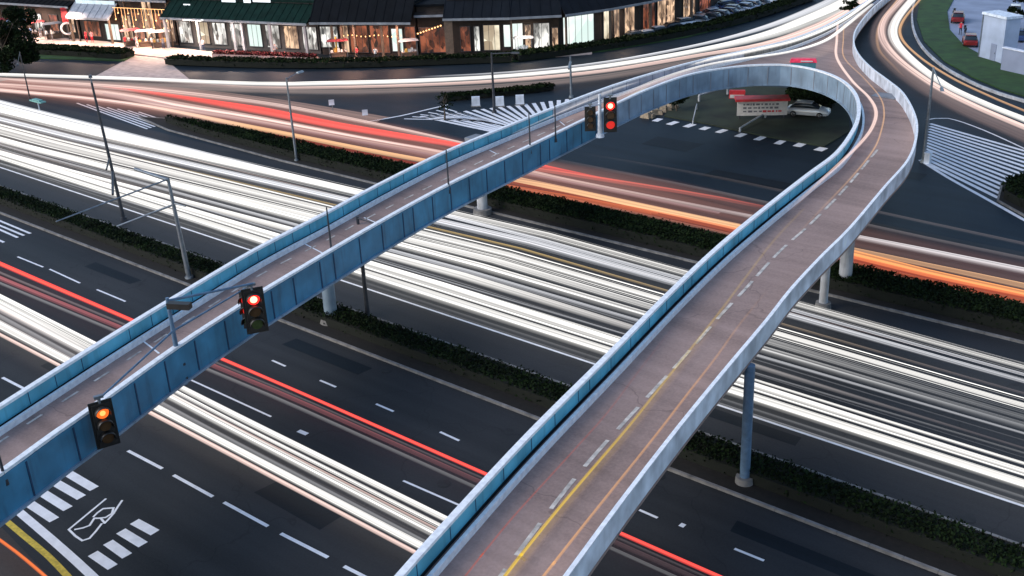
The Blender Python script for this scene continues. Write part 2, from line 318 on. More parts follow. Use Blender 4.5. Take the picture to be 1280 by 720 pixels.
# lower carriageway dashes measured in the photograph, continued by rhythm
dashes_px([((22,321),(54,334)),((62,336.5),(100,354)),((121,362),(157,377)),((283,425),(299,432)),((340,450.5),(357,458)),((400,475.5),(420,484)),((470,505),(492,514.5)),((550,540),(574,551)),((799,637.5),(822,647.5)),((918,686),(955,701)),((1030,730),(1070,747)),((-60,288),(-28,301))],.15)
dashes_px([((232,472),(339,521)),((504,601),(575,632)),((740,722),(790,745))],.13)
dashes_px([((373,538.5),(384,543)),((850,655.5),(856,658))],.28)
dashes_px([((3,472),(32,487)),((160,563.5),(203,586)),((217,594),(266,621)),((280,628),(335,658)),((351,667),(410,697)),((430,708),(495,741)),((-60,440),(-20,460))],.19)
for a,b in [((74,585),(118,611)),((60,598),(102,622)),((45,611),(85,636)),((30,625),(68,650)),((168,652),(194,666)),((151,664),(179,681)),((135,678),(159,695)),((116,692),(141,709))]:
    dashes_px([(a,b)],.50)
for a,b in [((38,292),(-10,272)),((22,297),(-14,281)),((5,303),(-18,293)),((30,294.5),(-12,277))]: dashes_px([(a,b)],.22)
poly_line(mb,pxs([(18,635),(50,662),(80,688),(115,720),(150,755)]),.42,.010)
mb.build('lane_marking',M_paint,kind='structure')
mb=MB(); poly_line(mb,pxs([(4,648),(30,670),(60,695),(86,722),(120,758)]),.30,.012); mb.build('lane_marking',M_yel,kind='structure')
flat('pavement',pxs([(-80,600),(-2,655),(30,688),(62,722),(100,770),(-80,770)]),.010,asphalt('side_lane_asphalt',(.05,.042,.038)))
rr_=random.Random(5); mb=MB()
for (x,y,a,b_) in [(-52,37.2,7,1.1),(-31,33.5,3,1.4),(-40,25.8,5,1.6),(-20,36.8,9,.9),(-27,45,6,.9),(-9,25.5,5,2),(-48,80.5,8,2.2),(-58,86,5,3),(-35,89,3,2),(-62,26.5,4,1.5),(-75,37,6,1)]:
    mb.add([(x,y,.0085),(x+a,y+rr_.uniform(-.1,.1),.0085),(x+a+rr_.uniform(-.2,.2),y+b_,.0085),(x+rr_.uniform(-.2,.2),y+b_,.0085)],[(0,1,2,3)])
mb.build('repair_patch',asphalt('patch_asphalt',(.007,.0105,.0145)),kind='structure')
for (x,y) in [(-44,38.6),(-25,38.6),(-33,43.9),(-12,43.9),(-33,31.9)]:
    mb=MB(); mb.tube((0,0,0),(0,0,.012),.34,.34,18); mb.tube((0,0,.012),(0,0,.018),.27,.27,18); o=mb.build('manhole_cover',M_cast,kind='structure'); o.location=(x,y,.005)
# painted pictogram of a lane
mb=MB()
for L_ in ([(132,624),(109,643),(86,662),(94,670),(103,676),(112,673),(120,664),(127,655)],[(152.5,626),(147,634),(142,642),(135,650),(131,654),(126,648),(118,648),(112,657),(104,660),(94,662)],[(117,646),(122,641),(129,636),(142,635),(140,642),(132,647),(122,648)]):
    P=pxs(L_)
    for a,b in zip(P[:-1],P[1:]):
        d=(b-a).normalized()*.04; strip_line(mb,a-d,b+d,.11,.011+.0005*random.random())
mb.build('lane_symbol',M_paint,kind='structure')

# yield blocks, upper junction
mb=MB()
for (x,y) in [(822,150),(841,154),(862,157),(881,160.5),(902,164),(926,169),(950,173),(975,178),(1000,181),(1026,186.5)]:
    p=G(x,y); a=random.uniform(-.1,.1); mb.box((p.x,p.y,.009),(.75*random.uniform(.85,1.15),1.35*random.uniform(.85,1.1),.008),rz=a)
# left hatched zone
def hatch(corners, n, wd, k0=0,k1=1):
    a,b,c,d=[G(*q) for q in corners]   # stripes run from edge a-b to edge d-c
    for i in range(n):
        t=(i+.5)/n; p=a.lerp(b,t); q=d.lerp(c,t); strip_line(mb,p,q,wd,.010)
hatch([(520,146),(735,121),(712,152),(628,168)],20,.46)
hatch([(500,150),(560,134),(640,160),(600,150)],6,.25)
poly_line(mb,pxs([(455,153),(500,145),(530,138),(560,131)]),.3,.011)
# right hatched zone
hatch([(1163,153),(1153,203),(1246,250),(1300,192)],14,.42)
poly_line(mb,pxs([(1150,200),(1185,222),(1230,247),(1280,275),(1330,303)]),.35,.012)
poly_line(mb,pxs([(1158,150),(1185,148),(1230,163),(1300,195)]),.2,.012)
# small hatch left of median nose
hatch([(90,128),(180,141),(214,152),(182,162)],7,.22)
mb.build('hatch_marking',M_paint,kind='structure')
median(pxs([(1290,215),(1252,232),(1247,252),(1290,276),(1340,300),(1340,230)]))
hedge(pxs([(1300,222),(1258,236),(1254,250),(1290,268),(1330,285),(1330,235)]),.9,3500,'dark shrub bed beside the right hatched road marking',.16,cat='shrubs',name='shrub_bed')

# ------------------------------------------------------------------ flyover
ZT=7.5; PH=1.0; TH=.8
def edge(l): return [G(x,y,z) for x,y,z in l]
farE=edge([(-110,578,7.5),(0,507,7.5),(130,425,7.5),(237,360,7.5),(320,311,7.5),(405,267,7.5),(470,232,7.5),(555,190,7.5),(640,155,7.5),(690,135,7.5),(765,107,7.5),(830,87,7.4),(880,74,7.2),(930,63,6.6),(985,50,5.4),(1030,33,4),(1062,15,2.6),(1090,-3,1.6),(1130,-30,1.1)])
inE=edge([(-110,668,7.5),(0,590,7.5),(69,540,7.5),(110,512,7.5),(217,435,7.5),(292,386,7.5),(335,359,7.5),(460,285,7.5),(560,230,7.5),(640,192,7.5),(732,148,7.5),(770,129,7.5),(815,109,7.5),(865,92,7.5),(920,83,7.5),(960,80.5,7.5),(990,81.5,7.4),(1020,87,7.3),(1045,96,7.3),(1062,108,7.4),(1072,124,7.5),(1073,145,7.5),(1065,165,7.5),(1045,191.5,7.5),(1010,218,7.5),(960,257,7.5),(903,304,7.5),(842,361,7.5),(762,442,7.5),(662,542,7.5),(560,652,7.5),(500,719,7.5),(440,790,7.5)])
outE=edge([(645,810,7.5),(712,720,7.5),(775,634,7.5),(847,540,7.5),(905,468,7.5),(960,402,7.5),(992,361,7.5),(1030,320,7.5),(1065,285,7.5),(1107,235,7.5),(1137,200,7.5),(1147,170,7.5),(1145,145,7.5),(1130,117,7.2),(1110,100,6.7),(1090,85,6.2),(1074,68,5.2),(1068,52,4.2),(1072,35,3.2),(1090,12,2.2),(1110,-5,1.4),(1150,-35,1.1)])
def ext(L,k):   # carry the arms on beyond the picture
    if k==0: L.insert(0,L[0]+(L[0]-L[1]).normalized()*22)
    else: L.append(L[-1]+(L[-1]-L[-2]).normalized()*22)
ext(farE,0); ext(inE,0); ext(inE,1); ext(outE,0)
farS=resample(farE,2); inS=resample(inE,1.2); outS=resample(outE,1.6)
fly=empty('flyover',(0,0,0),'two-armed flyover with blue parapets crossing the wide road and joining in a hairpin loop','flyover')
dz=Vector((0,0,-PH))
mb=MB(); contour=[p+dz for p in farS]+[p+dz for p in outS[::-1]]+[p+dz for p in inS[::-1]]
polyfill(mb,contour,None,.12); deckmb=mb
# darker concrete girder below
NI=normals(inS)
def splitat(S,test): return [p for p in S if test(p)]
iA=min(range(len(inS)),key=lambda i:(inS[i]-G(1050,98,7.3)).length)   # hairpin apex
nearL=inS[:iA+1]; leftR=inS[iA:]
# near (left bridge) parapet: normal of inS points left (away from camera side => towards deck)
def parapet(S, side, panel, girder, label, gh=TH):
    """side=+1: the deck lies on the +normal side"""
    s=side; N=normals(S); marks=[]; L=0; nx=2.0
    for i in range(1,len(S)):
        L+=(S[i]-S[i-1]).length
        if L>=nx: nx+=2.1; marks.append((S[i],N[i],Vector((N[i].y,-N[i].x,0))))
    m_=MB(); wall(m_,S,-.06*s,.06*s,-PH+.22,-.10)
    for p,q,d in marks: b=p+q*.062*s; m_.box((b.x,b.y,p.z-.44),(.04,.02,.6),1,rz=math.atan2(d.y,d.x))
    o=m_.build('parapet',[panel,M_seam],fly)
    if label: o['label']=label
    m2=MB(); wall(m2,S,-.14*s,.14*s,-.10,.03); m2.build('top_rail',M_rail,o)
    m2=MB(); wall(m2,S,-.03*s,.03*s,-PH,-PH+.22); m2.build('slot',M_dark,o)
    m3=MB(); wall(m3,S,-.16*s,-.062*s,-PH-gh,-.12)
    for p,q,d in marks: a=p-q*.165*s; m3.box((a.x,a.y,p.z-PH/2-gh/2-.1),(.08,.05,PH+gh-.2),1,rz=math.atan2(d.y,d.x))
    m3.build('outer_panel',[girder,M_seam if girder==M_blue else M_concd],o)
    m3=MB(); wall(m3,S,-.28*s,-.03*s,-PH-gh-.12,-PH-gh-.002); m3.build('ledge',M_bluec,o)
    m4=MB(); wall(m4,S,.32*s,.48*s,-PH-.01,-PH+.30); m4.build('kerb_rail',M_rail,o)
    return o
iS=min(range(len(inS)),key=lambda i:(inS[i]-G(752,138,7.5)).length)
parapet(inS[:iS+1],+1,M_blue,M_blue,'deep blue outer face with dark seams')
parapet(inS[iS:iA+1],+1,M_bluec,M_bluec,'pale grey-blue outer face of the hairpin')
parapet(leftR,+1,M_teal,M_bluec,'teal inner panels under a white rail')
f1=min(range(len(farS)),key=lambda i:(farS[i]-G(690,135,7.5)).length); f2=min(range(len(farS)),key=lambda i:(farS[i]-G(930,63,6.6)).length)
parapet(farS[:f1+1],-1,M_teal,M_bluec,'light blue inner panels'); parapet(farS[f1:f2+1],-1,M_lit,M_bluec,'inner panels painted pale lilac as if lit'); parapet(farS[f2:],-1,M_kerb,M_conc,'pale brown concrete barrier down to the street',gh=.3)  # middle stretch: the streaks' light on the panels is painted in as lilac
# white outer barrier of the right bridge
m_=MB(); wall(m_,outS,.02,.15,-PH-.13,0); ob=m_.build('parapet',M_barr,fly,'white concrete outer barrier')
m_=MB(); wall(m_,outS,.0,.17,.002,.06); m_.build('top_rail',M_rail,ob)
for S,s_ in ((nearL,1),(leftR,1),(farS[:46],-1),(outS[:],1)):
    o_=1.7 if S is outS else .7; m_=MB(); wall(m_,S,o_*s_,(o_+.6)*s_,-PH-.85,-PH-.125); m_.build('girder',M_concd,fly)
# second deck colour (brown lane wear) as a thin overlay of patched surfacing on the right arm
# expansion joints
mb=deckmb
def onpx(x,y,z=6.5): return G(x,y,z)
for a,b in [((168,418),(199,442)),((381,305),(404,317)),((455,272),(471,279)),((612,188),(622,193)),((700,152),(706,157))]:
    strip_line(mb,onpx(*a),onpx(*b),.10,6.512,2)
for a,b in [((1102,146),(1140,149))]: strip_line(mb,onpx(*a),onpx(*b),.05,6.512,3)
cl=resample(pxs([(-60,592),(25,536),(150,456),(250,391),(330,341),(405,302),(480,262),(595,205),(660,175),(720,148)],6.5),.25)
acc=0
def dash_along(cl,on,off,wd,z,jit=.02):
    seg=[];d=0;i=1
    while i<len(cl):
        st=cl[i-1];L=0;j=i
        while j<len(cl) and L<on: L+=(cl[j]-cl[j-1]).length;j+=1
        P=cl[i-1:j]; 
        if len(P)>1:
            n_=normals(P); vs=[]
            for p,q in zip(P,n_): vs+=[Vector((p.x,p.y,z))-q*wd/2,Vector((p.x,p.y,z))+q*wd/2]
            mb.add(vs,[(2*k,2*k+2,2*k+3,2*k+1) for k in range(len(P)-1)],1)
        L=0
        while j<len(cl) and L<off: L+=(cl[j]-cl[j-1]).length;j+=1
        i=j+1
dash_along(cl,.85,.75,.13,6.512)
cl=resample(pxs([(1097,187),(1057,235),(1014,279),(974,315),(930,363),(900,395),(850,452),(795,512),(745,567),(705,615),(662,672),(620,728)],6.5),.25)
dash_along(cl,2.0,.5,.17,6.512)
cl2=resample(pxs([(1100,187),(1061,235),(1018,279),(978,315),(934,365),(903,398),(853,455),(798,515),(748,570)],6.5),.25)
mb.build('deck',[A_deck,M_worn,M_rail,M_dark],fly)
# the yellow light streak beside the dashes is built with the streaks below
# piers
def pier(px,py,z0,r,ztop,m,flare=True):
    p=G(px,py,z0); mb=MB(); mb.tube((p.x,p.y,0),(p.x,p.y,ztop-.5),r,r,16); 
    if flare: mb.tube((p.x,p.y,ztop-.5),(p.x,p.y,ztop),r,r*1.7,16)
    o=mb.build('pier',m,fly); mb=MB(); mb.tube((p.x,p.y,0),(p.x,p.y,.45),r*1.9,r*1.75,20); mb.build('footing',M_kerb,o)
    if flare: mb=MB(); mb.box((p.x,p.y,ztop+.12),(r*4.2,r*3.2,.26),tx=1,ty=1); mb.build('pier_cap',M_concd,o)
    return p
pier(413,386,1.0,.42,6.14,M_bluec); pier(603,258,.6,.42,6.14,M_conc)
pier(1057,341,1.1,.42,6.14,M_conc); pier(1030,366,1.1,.27,6.14,M_conc); pier(931,594,.5,.24,6.9,M_bpole,False)
pier(1100,205,0,.5,5.9,M_conc)

# ------------------------------------------------------------------ light streaks
WH=(2.0,1.95,1.88); CW=(1.6,1.62,1.72); LG=(.62,.63,.66); PK=(1.9,1.38,1.25); OR=(1.7,.66,.24); OG=(1.7,.98,.52); RD=(2.5,.20,.17); DR=(.42,.07,.05); YL=(1.5,1.0,.10); MV=(.50,.30,.33); LIL=(.46,.40,.42)
ZL=.55; KS=(CAMH-ZL)/CAMH
def band(d, stations, col, smooth=True):
    """stations: (X, Ylo, Yhi, alpha) measured on the road surface, lifted to lamp height"""
    st=sorted(stations); xs=[s[0] for s in st]; lo=[s[1] for s in st]; hi=[s[2] for s in st]; al=[s[3] for s in st]
    pts=[];wd=[];aa=[];cc=[]
    x0,x1=xs[0],xs[-1]; n=int((x1-x0)/3)+2
    for i in range(n):
        x=x0+(x1-x0)*i/(n-1); a=float(np.interp(x,xs,lo)); b=float(np.interp(x,xs,hi)); pts.append(Vector((x*KS,(a+b)/2*KS,ZL))); wd.append(b-a+.06); aa.append(float(np.interp(x,xs,al)))
        if isinstance(col,list): cc.append(tuple(float(np.interp(x,xs,[c[k] for c in col])) for k in range(3)))
        else: cc.append(col)
    wm=sum(wd)/len(wd)
    if wm<.6: ribbon(d,pts,wd,cc,aa); return
    ribbon(d,pts,wd,cc,[min(1,a*.72) for a in aa])
    N=normals(pts)
    for k in range(int(1.5+wm*2.6)):
        o=random.uniform(-.42,.42); f=random.uniform(.07,.22)/max(wm,.5); g=random.uniform(.5,1.35); dz=random.uniform(-.15,.5); sl=random.uniform(-.12,.12); n=len(pts)
        P=[p+q*(wd[i]*(o+sl*(i/n-.5)))+Vector((0,0,dz)) for i,(p,q) in enumerate(zip(pts,N))]
        ribbon(d,P,[w_*f for w_ in wd],[tuple(v*g*1.35 for v in c) for c in cc],[min(1,a*random.uniform(.75,1)) for a in aa])
d=newrib(); XR,XM,XL=-15,-50,-110; XE=60; XF=-240
def tri(R_,M_,L_,aR,aM,aL,col=WH,cR=None):
    cs=col if cR is None else [col,col,col,cR,cR]
    dR=[R_[i]+(R_[i]-M_[i])*(XE-XR)/(XR-XM)*.3 for i in (0,1)]; dL=[L_[i]+(L_[i]-M_[i])*1.0 for i in (0,1)]
    band(d,[(XF,dL[0],dL[1],aL),(XL,*L_,aL),(XM,*M_,aM),(XR,*R_,aR),(XE,*dR,aR)],cs)
tri((59.65,60.15),(60.8,61.9),(57.5,60.1),.75,.8,1)
tri((59.0,59.25),(60.2,60.7),(59.6,60.8),.45,.6,1,CW)
tri((58.1,58.5),(58.9,60.1),(55.5,57.0),.55,.75,1,CW)
tri((56.8,57.05),(57.95,58.3),(54.9,55.1),.3,.7,.2,(1.05,.74,.30),LIL)
tri((55.3,55.85),(56.1,57.0),(52.8,54.7),.95,.95,1)
tri((54.1,54.6),(54.65,55.65),(50.9,52.1),.4,.9,1,WH,LG)
tri((53.05,53.7),(53.2,54.3),(51.2,52.1),.42,.8,1,WH,LG)
tri((52.65,52.85),(52.35,52.9),(50.4,50.7),.4,.6,.35,CW)
tri((51.25,51.45),(51.2,52.3),(48.9,49.4),.3,.9,1,WH,LIL)
tri((50.8,50.95),(50.4,50.55),(49.7,49.85),.35,.35,.3,CW,LG)
tri((49.8,50.05),(50.0,50.2),(49.2,49.3),.8,.4,.4,WH)
tri((48.85,49.4),(48.8,50.1),(48.3,49.1),1,1,1)
tri((47.65,48.5),(47.45,48.7),(47.6,48.3),1,1,1)
tri((46.95,47.15),(46.9,47.1),(46.9,47.0),.3,.2,.3,LG)
tri((46.42,46.6),(46.5,46.62),(46.5,46.6),.5,.1,.1,LG)
# broad faint veils that brighten the left of the carriageway
band(d,[(XF,47.0,61,.4),(XL,47.2,60.2,.25),(-85,47.3,61,.10),(-66,47.4,61.5,.04),(-58,47.5,61.5,0)],(.60,.52,.50))
for _ in range(7):
    y=random.uniform(47.5,61); a=random.uniform(.25,.6); w_=random.uniform(.06,.22)
    tri((y,y+w_*.5),(y+.3,y+.3+w_*.7),(y-1.0,y-1.0+w_),a*.12,a*.45,a*.6,random.choice([CW,WH,PK,LIL]))
buildrib(d,'light_streaks','dense band of white vehicle light streaks filling the middle carriageway between the two hedges','light streaks','stuff')

d=newrib(); XR,XM,XL=-20,-46,-78; XE=30; XF=-160
ql=lambda R_,M_,L_,aR,aM,aL,col=WH,cR=None: tri(R_,M_,L_,aR,aM,aL,col,cR)
ql((29.6,29.9),(29.65,30.15),(30.3,30.65),.9,1,1)
ql((29.15,29.3),(29.3,29.55),(29.9,30.15),.8,.8,.9)
ql((28.3,28.7),(28.6,29.15),(29.1,30.1),1,1,1)
ql((27.75,27.95),(28.0,28.3),(28.6,28.98),.5,.5,.9,LG)
ql((27.35,27.75),(27.5,28.0),(27.5,28.5),1,1,1)
ql((27.0,27.2),(27.1,27.4),(27.1,27.35),.7,.85,.9,PK)
ql((28.8,28.95),(29.1,29.2),(29.2,29.4),.5,.5,.6,PK)
ql((27.2,29.8),(27.2,29.9),(27.3,30.1),.06,.08,.5,LIL)  # broad glowing veil laid over the lanes as headlight haze
buildrib(d,'light_streaks','bundle of white headlight streaks on the lower carriageway below the long hedge','light streaks','stuff')
d=newrib(); ql((33.6,33.85),(33.65,33.9),(33.25,33.75),.85,1,1,RD)
ql((33.68,33.76),(33.72,33.80),(33.4,33.6),.2,.6,.9,(1.7,.45,.2))
buildrib(d,'light_streak','single thin orange-red tail light streak along the lower carriageway','light streak')
d=newrib(); ql((32.9,33.2),(32.9,33.25),(31.8,32.3),.35,.55,.95,(.75,.25,.28),(.28,.2,.22)); ql((33.3,33.45),(33.3,33.45),(32.5,32.75),.2,.35,.6,LIL); ql((32.5,32.7),(32.4,32.7),(31.4,31.7),.3,.4,.5,LG)
buildrib(d,'light_streak','faint dusty pink streak just below the orange-red one on the lower carriageway','light streak')

# upper road: pixel-measured polylines
def pxrib(d, l, col, al, z=ZL, step=3):
    """l: (px, py_top, py_bottom) -> streak between the two lines"""
    if isinstance(al,list) and len(al)!=len(l): al=[float(np.interp(i,[k*(len(l)-1)/(len(al)-1) for k in range(len(al))],al)) for i in range(len(l))]
    A=[G(x,a,z) for x,a,b in l]; B=[G(x,b,z) for x,a,b in l]
    if l[-1][0]>=1330:
        A.append(A[-1]+(A[-1]-A[-2]).normalized()*30); B.append(B[-1]+(B[-1]-B[-2]).normalized()*30)
        if isinstance(al,list): al=al+[al[-1]]
        if isinstance(col,list): col=col+[col[-1]]
    C_=[(a+b)/2 for a,b in zip(A,B)]
    # true width across the streak
    N=normals(C_); W_=[abs((a-b).dot(n_))+.08 for a,b,n_ in zip(A,B,N)]
    P=[];WW=[];AA=[];CC=[]
    for i in range(len(C_)-1):
        k=max(1,int((C_[i+1]-C_[i]).length/step))
        p0=C_[max(i-1,0)];p1=C_[i];p2=C_[i+1];p3=C_[min(i+2,len(C_)-1)]
        for j in range(k+(i==len(C_)-2)):
            t=j/k; P.append(.5*((2*p1)+(p2-p0)*t+(2*p0-5*p1+4*p2-p3)*t*t+(3*p1-p0-3*p2+p3)*t**3)); WW.append(W_[i]*(1-t)+W_[i+1]*t)
            AA.append(al[i]*(1-t)+al[i+1]*t if isinstance(al,list) else al)
            CC.append(tuple(col[i][q]*(1-t)+col[i+1][q]*t for q in range(3)) if isinstance(col,list) else col)
    ribbon(d,P,WW,CC,AA)
d=newrib()
pxrib(d,[(-90,92,97),(0,97,103),(160,106,116),(320,126,131),(450,150,155),(590,181,184)],PK,.6)
pxrib(d,[(-90,97,104),(0,103,111),(130,112,121),(220,126,140),(320,144,155),(450,170,178),(560,190,198),(700,222,226),(900,262,266),(1160,312,319),(1330,346,354)],[PK,PK,PK,PK,PK,PK,PK,PK,(1.1,1,1),(1.3,1.25,1.3),(1.3,1.25,1.3)],[.8,.8,.9,.9,.9,.8,.8,.7,.6,.9,.9])
pxrib(d,[(-90,104,108),(0,111,116),(160,128,133),(320,158,164),(450,184,190),(560,205,210),(680,229,233),(900,276,281),(1160,330,335),(1330,366,373)],[PK,PK,PK,OG,OG,OG,OG,OG,OG,OG],.8)
pxrib(d,[(130,117,121),(320,152,155),(450,177,180),(560,197,201),(680,221,224),(900,266,268)],(.7,.5,.55),.6)
pxrib(d,[(0,97,103),(160,104,112),(320,120,130),(480,145,157)],(.62,.42,.38),.6)
pxrib(d,[(0,93,117),(160,100,145),(320,125,168),(480,150,200),(620,185,234),(800,215,272),(1000,262,318),(1330,330,393)],(.62,.30,.26),[.75,.65,.6,.55,.55,.45,.22,.15])  # wide translucent veil that paints a red-brown glow across the whole road
pxrib(d,[(640,206,210),(760,224,229),(900,247,251),(1000,268,270)],(1.4,.30,.24),[.9,.7,.4,0])
pxrib(d,[(600,226,231),(760,254,260),(900,281,288),(1160,343,353),(1330,379,391)],(1.2,.28,.12),[.5,.7,.8,.95,.95])
pxrib(d,[(320,164,168),(560,212,218),(680,236,240),(900,284,290),(1160,347,353),(1330,382,390)],DR,.9)
pxrib(d,[(640,233,235),(900,289,291),(1160,354,357),(1330,388,391)],(.7,.25,.18),.8)
pxrib(d,[(700,200,203),(900,240,243),(1160,297,300),(1400,347,351)],LIL,[.1,.25,.3,.3])
pxrib(d,[(720,190,192),(900,222,225),(1160,278,281),(1400,330,334)],LIL,[.0,.12,.25,.25])
buildrib(d,'light_streaks','pink and orange-white light streaks sweeping along the upper carriageway above the second hedge','light streaks','stuff')
d=newrib(); pxrib(d,[(130,108,109.5),(220,119,124),(320,132,143),(420,152,162),(500,166,175),(590,183,189),(680,207,211),(780,228,230)],RD,[.35,.7,1,1,1,1,.8,.15])
buildrib(d,'light_streak','broad bright red brake light streak on the upper carriageway, tapering at both ends','light streak')
d=newrib(); pxrib(d,[(600,218,224),(680,230,238),(800,255,265),(900,276,287),(1060,311,323),(1160,337,348),(1330,374,387)],[OG,OG,OG,OG,OR,OR,OR],[.3,.8,.95,.9,1,1,1])
buildrib(d,'light_streak','strong orange light streak nearest the second hedge on the upper carriageway','light streak')

d=newrib()
pxrib(d,[(-90,90,93),(0,92,96),(160,97,101),(320,103,108),(400,102,108),(520,99,105),(640,93,98),(760,80,86),(880,59,66),(960,38,50),(1010,17,34),(1050,-2,18),(1090,-24,-2)],WH,1)
pxrib(d,[(200,102,106),(320,109,112),(400,109,112),(520,106,109),(640,99,103),(760,87,91),(880,67,71),(960,51,60),(1020,28,44),(1060,8,22),(1100,-16,0)],PK,[0,.5,.8,.9,.9,.9,.9,.9,.9,.9])
pxrib(d,[(0,96,104),(200,104,113),(400,112,119),(520,110,117),(640,104,112),(760,92,100),(880,72,78),(960,60,66)],(.5,.40,.38),.6)
pxrib(d,[(520,97,99),(640,90.5,92.5),(760,77,79.5),(880,54,57),(960,30,37),(1020,5,15),(1060,-14,-6)],CW,[0,.5,.7,.7,.7,.7,.7])
buildrib(d,'light_streaks','long curving white light streaks on the street in front of the shops','light streaks','stuff')
d=newrib()
def vrib(d,l,wd,col,al,z=ZL,zl=None):
    P=[G(x,y,z if zl is None else zl[i]) for i,(x,y) in enumerate(l)]
    if l[-1][0]>1280 or l[-1][1]>725: P.append(P[-1]+(P[-1]-P[-2]).normalized()*20)
    P=resample(P,1.2); n=len(P)
    al2=[float(np.interp(i,[k*(n-1)/(len(al)-1) for k in range(len(al))],al)) for i in range(n)] if isinstance(al,list) else al
    ribbon(d,P,wd,col,al2)
vrib(d,[(1168,-30),(1140,0),(1119,28),(1118,50),(1140,76),(1180,106),(1230,130),(1280,150),(1330,170)],1.5,WH,1)
vrib(d,[(1152,-30),(1127,0),(1106,25),(1103,48),(1122,74),(1165,106),(1215,132),(1280,160),(1330,180)],1.3,PK,.95)
vrib(d,[(1176,-28),(1150,0),(1128,28),(1127,48),(1150,72),(1190,98),(1240,122),(1290,143)],.5,OG,.6)
vrib(d,[(1122,0),(1100,30),(1098,60),(1118,84),(1132,98)],.45,OG,[.6,.6,.5,.3,0])
vrib(d,[(1130,0),(1108,30),(1108,60),(1140,95),(1200,132),(1290,172)],4.2,(.5,.37,.37),.45)  # wide dim veil over all the lanes, painting haze between the streaks
buildrib(d,'light_streaks','bright white light streaks curving down the outer road at the upper right','light streaks','stuff')
# on the flyover
ZF=7.0
d=newrib()
vrib(d,[(1047,30),(1046,50),(1046,72),(1064,100),(1086,122),(1095,140),(1090,160),(1074,181),(1048,206),(1018,234),(985,266)],.34,PK,[.5,.8,1,1,1,1,.9,.8,.5,0],zl=[3.2,4.5,5.6,6.6,7,7,7,7,7,7,7])
vrib(d,[(1055,30),(1054,50),(1055,72),(1080,98),(1100,122),(1105,142),(1101,165),(1092,187),(1066,220),(1030,258),(990,300)],.16,OG,[.3,.5,.6,.6,.5,.5,.5,.4,.2,0],zl=[3.2,4.5,5.6,6.6,7,7,7,7,7,7,7])
buildrib(d,'light_streaks','pale pink light streaks rounding the bend of the right flyover arm','light streaks','stuff')
d=newrib(); vrib(d,[(1004,262),(968,300),(935,343),(905,383),(870,428),(830,478),(787,532),(740,587),(700,634),(650,696),(620,735)],.17,YL,[.05,.1,.15,.25,.4,.7,.9,1,1,1],z=6.75)
vrib(d,[(905,387),(870,432),(830,482),(787,537),(740,592),(700,639),(650,702),(620,741)],.45,(.5,.33,.06),[.1,.15,.2,.25,.3,.3,.3,.3],z=6.75)  # wider dim ribbon paints the brown halo around the yellow streak
buildrib(d,'light_streak','yellow light streak beside the dashed centre line of the right flyover arm','light streak')
d=newrib(); vrib(d,[(960,362),(925,405),(895,447),(860,492),(824,539),(780,594),(735,650),(690,707),(660,745)],.14,(1.2,.62,.28),[0,.25,.5,.6,.8,.9,.9,.9],z=6.9)
buildrib(d,'light_streak','thin orange light streak between the yellow one and the white barrier','light streak')
d=newrib(); vrib(d,[(845,405),(800,462),(760,515),(720,560),(680,604),(640,648),(600,697),(570,735)],.09,(.75,.13,.08),[0,.2,.4,.5,.6,.7,.8],z=6.9)
buildrib(d,'light_streak','thin dark red light streak in the left lane of the right flyover arm','light streak')
d=newrib()
vrib(d,[(690,146),(740,124),(790,104),(840,87),(890,75),(940,65),(990,53),(1030,38),(1060,22),(1090,0)],.9,WH,[.0,.3,.6,.8,.9,1,1,1,1],zl=[7,7,7,7,6.9,6.3,5,3.8,2.5,1.5])
vrib(d,[(745,132),(790,114),(830,98),(880,83),(930,74),(985,66),(1030,52),(1058,32),(1090,6)],.7,WH,[.0,.5,.8,1,1,1,.7,.5],zl=[7,7,7,7,6.9,6.3,5,3,1.5])
vrib(d,[(700,154),(760,130),(815,106),(870,88)],.9,(1.0,.72,.68),[.3,.5,.6,.2],z=6.85)
vrib(d,[(640,168),(700,141),(770,112),(830,92)],.3,(1.1,1.05,1.1),[.1,.6,.7,.3],z=6.95)
vrib(d,[(776,131),(796,120),(812,112)],1.5,(1.2,1.22,1.1),[.2,.9,.2],z=6.9)
buildrib(d,'light_streaks','white light streaks at the far end of the left flyover arm','light streaks','stuff')
d=newrib(); pts=[(-12,667),(20,690),(58,722),(95,757)]
vrib(d,pts,.20,(1.6,.35,.1),1); buildrib(d,'light_streak','short orange streak beside the yellow line in the bottom left corner','light streak')

# ------------------------------------------------------------------ street furniture
def pole(base, topz, r, m, label, cat='lamp post', name='street_lamp', arms=(), lean=(0,0), group=None, z0=0.0):
    """arms: (height, end point vector, radius)"""
    b=Vector(base); e=empty(name,(b.x,b.y,z0),label,cat,group)
    t=Vector((lean[0],lean[1],topz-z0)); mb=MB(); mb.tube((0,0,0),t,r*1.25,r*.7,10); mb.tube((0,0,0),(0,0,.25),r*2.2,r*1.9,10); mb.build('post',m,e)
    for h,endp,ra,kind in arms:
        s=t*((h-z0)/(topz-z0)); q=Vector(endp)-Vector((b.x,b.y,z0)); mb=MB(); mb.tube(s,q,ra,ra*.8,8); a=mb.build('arm',m,e)
        if kind=='lamp':
            dd=(q-s); dd.z=0; dd.normalize(); mb=MB(); c=q+dd*.35; mb.box((c.x,c.y,c.z),(.9,.30,.16),rz=math.atan2(dd.y,dd.x),tx=.85,ty=.6); mb.build('lamp_head',m,e)
    return e
b=G(155,275); pole(b,11.5,.13,M_pdark,'tall dark lamp post rising from the white streaks, left of the hedge',arms=[(11.4,G(113,96,11.4),.05,'lamp'),(5.3,G(133,212,5.5),.09,''),(4.2,G(141,243,3.6),.12,'')],lean=(-.9,0))
b=G(371,202); pole(b,8.1,.11,M_pole,'grey lamp post at the left end of the upper hedge with a short arm',arms=[(8.0,G(372,91,8.2),.05,'lamp')])
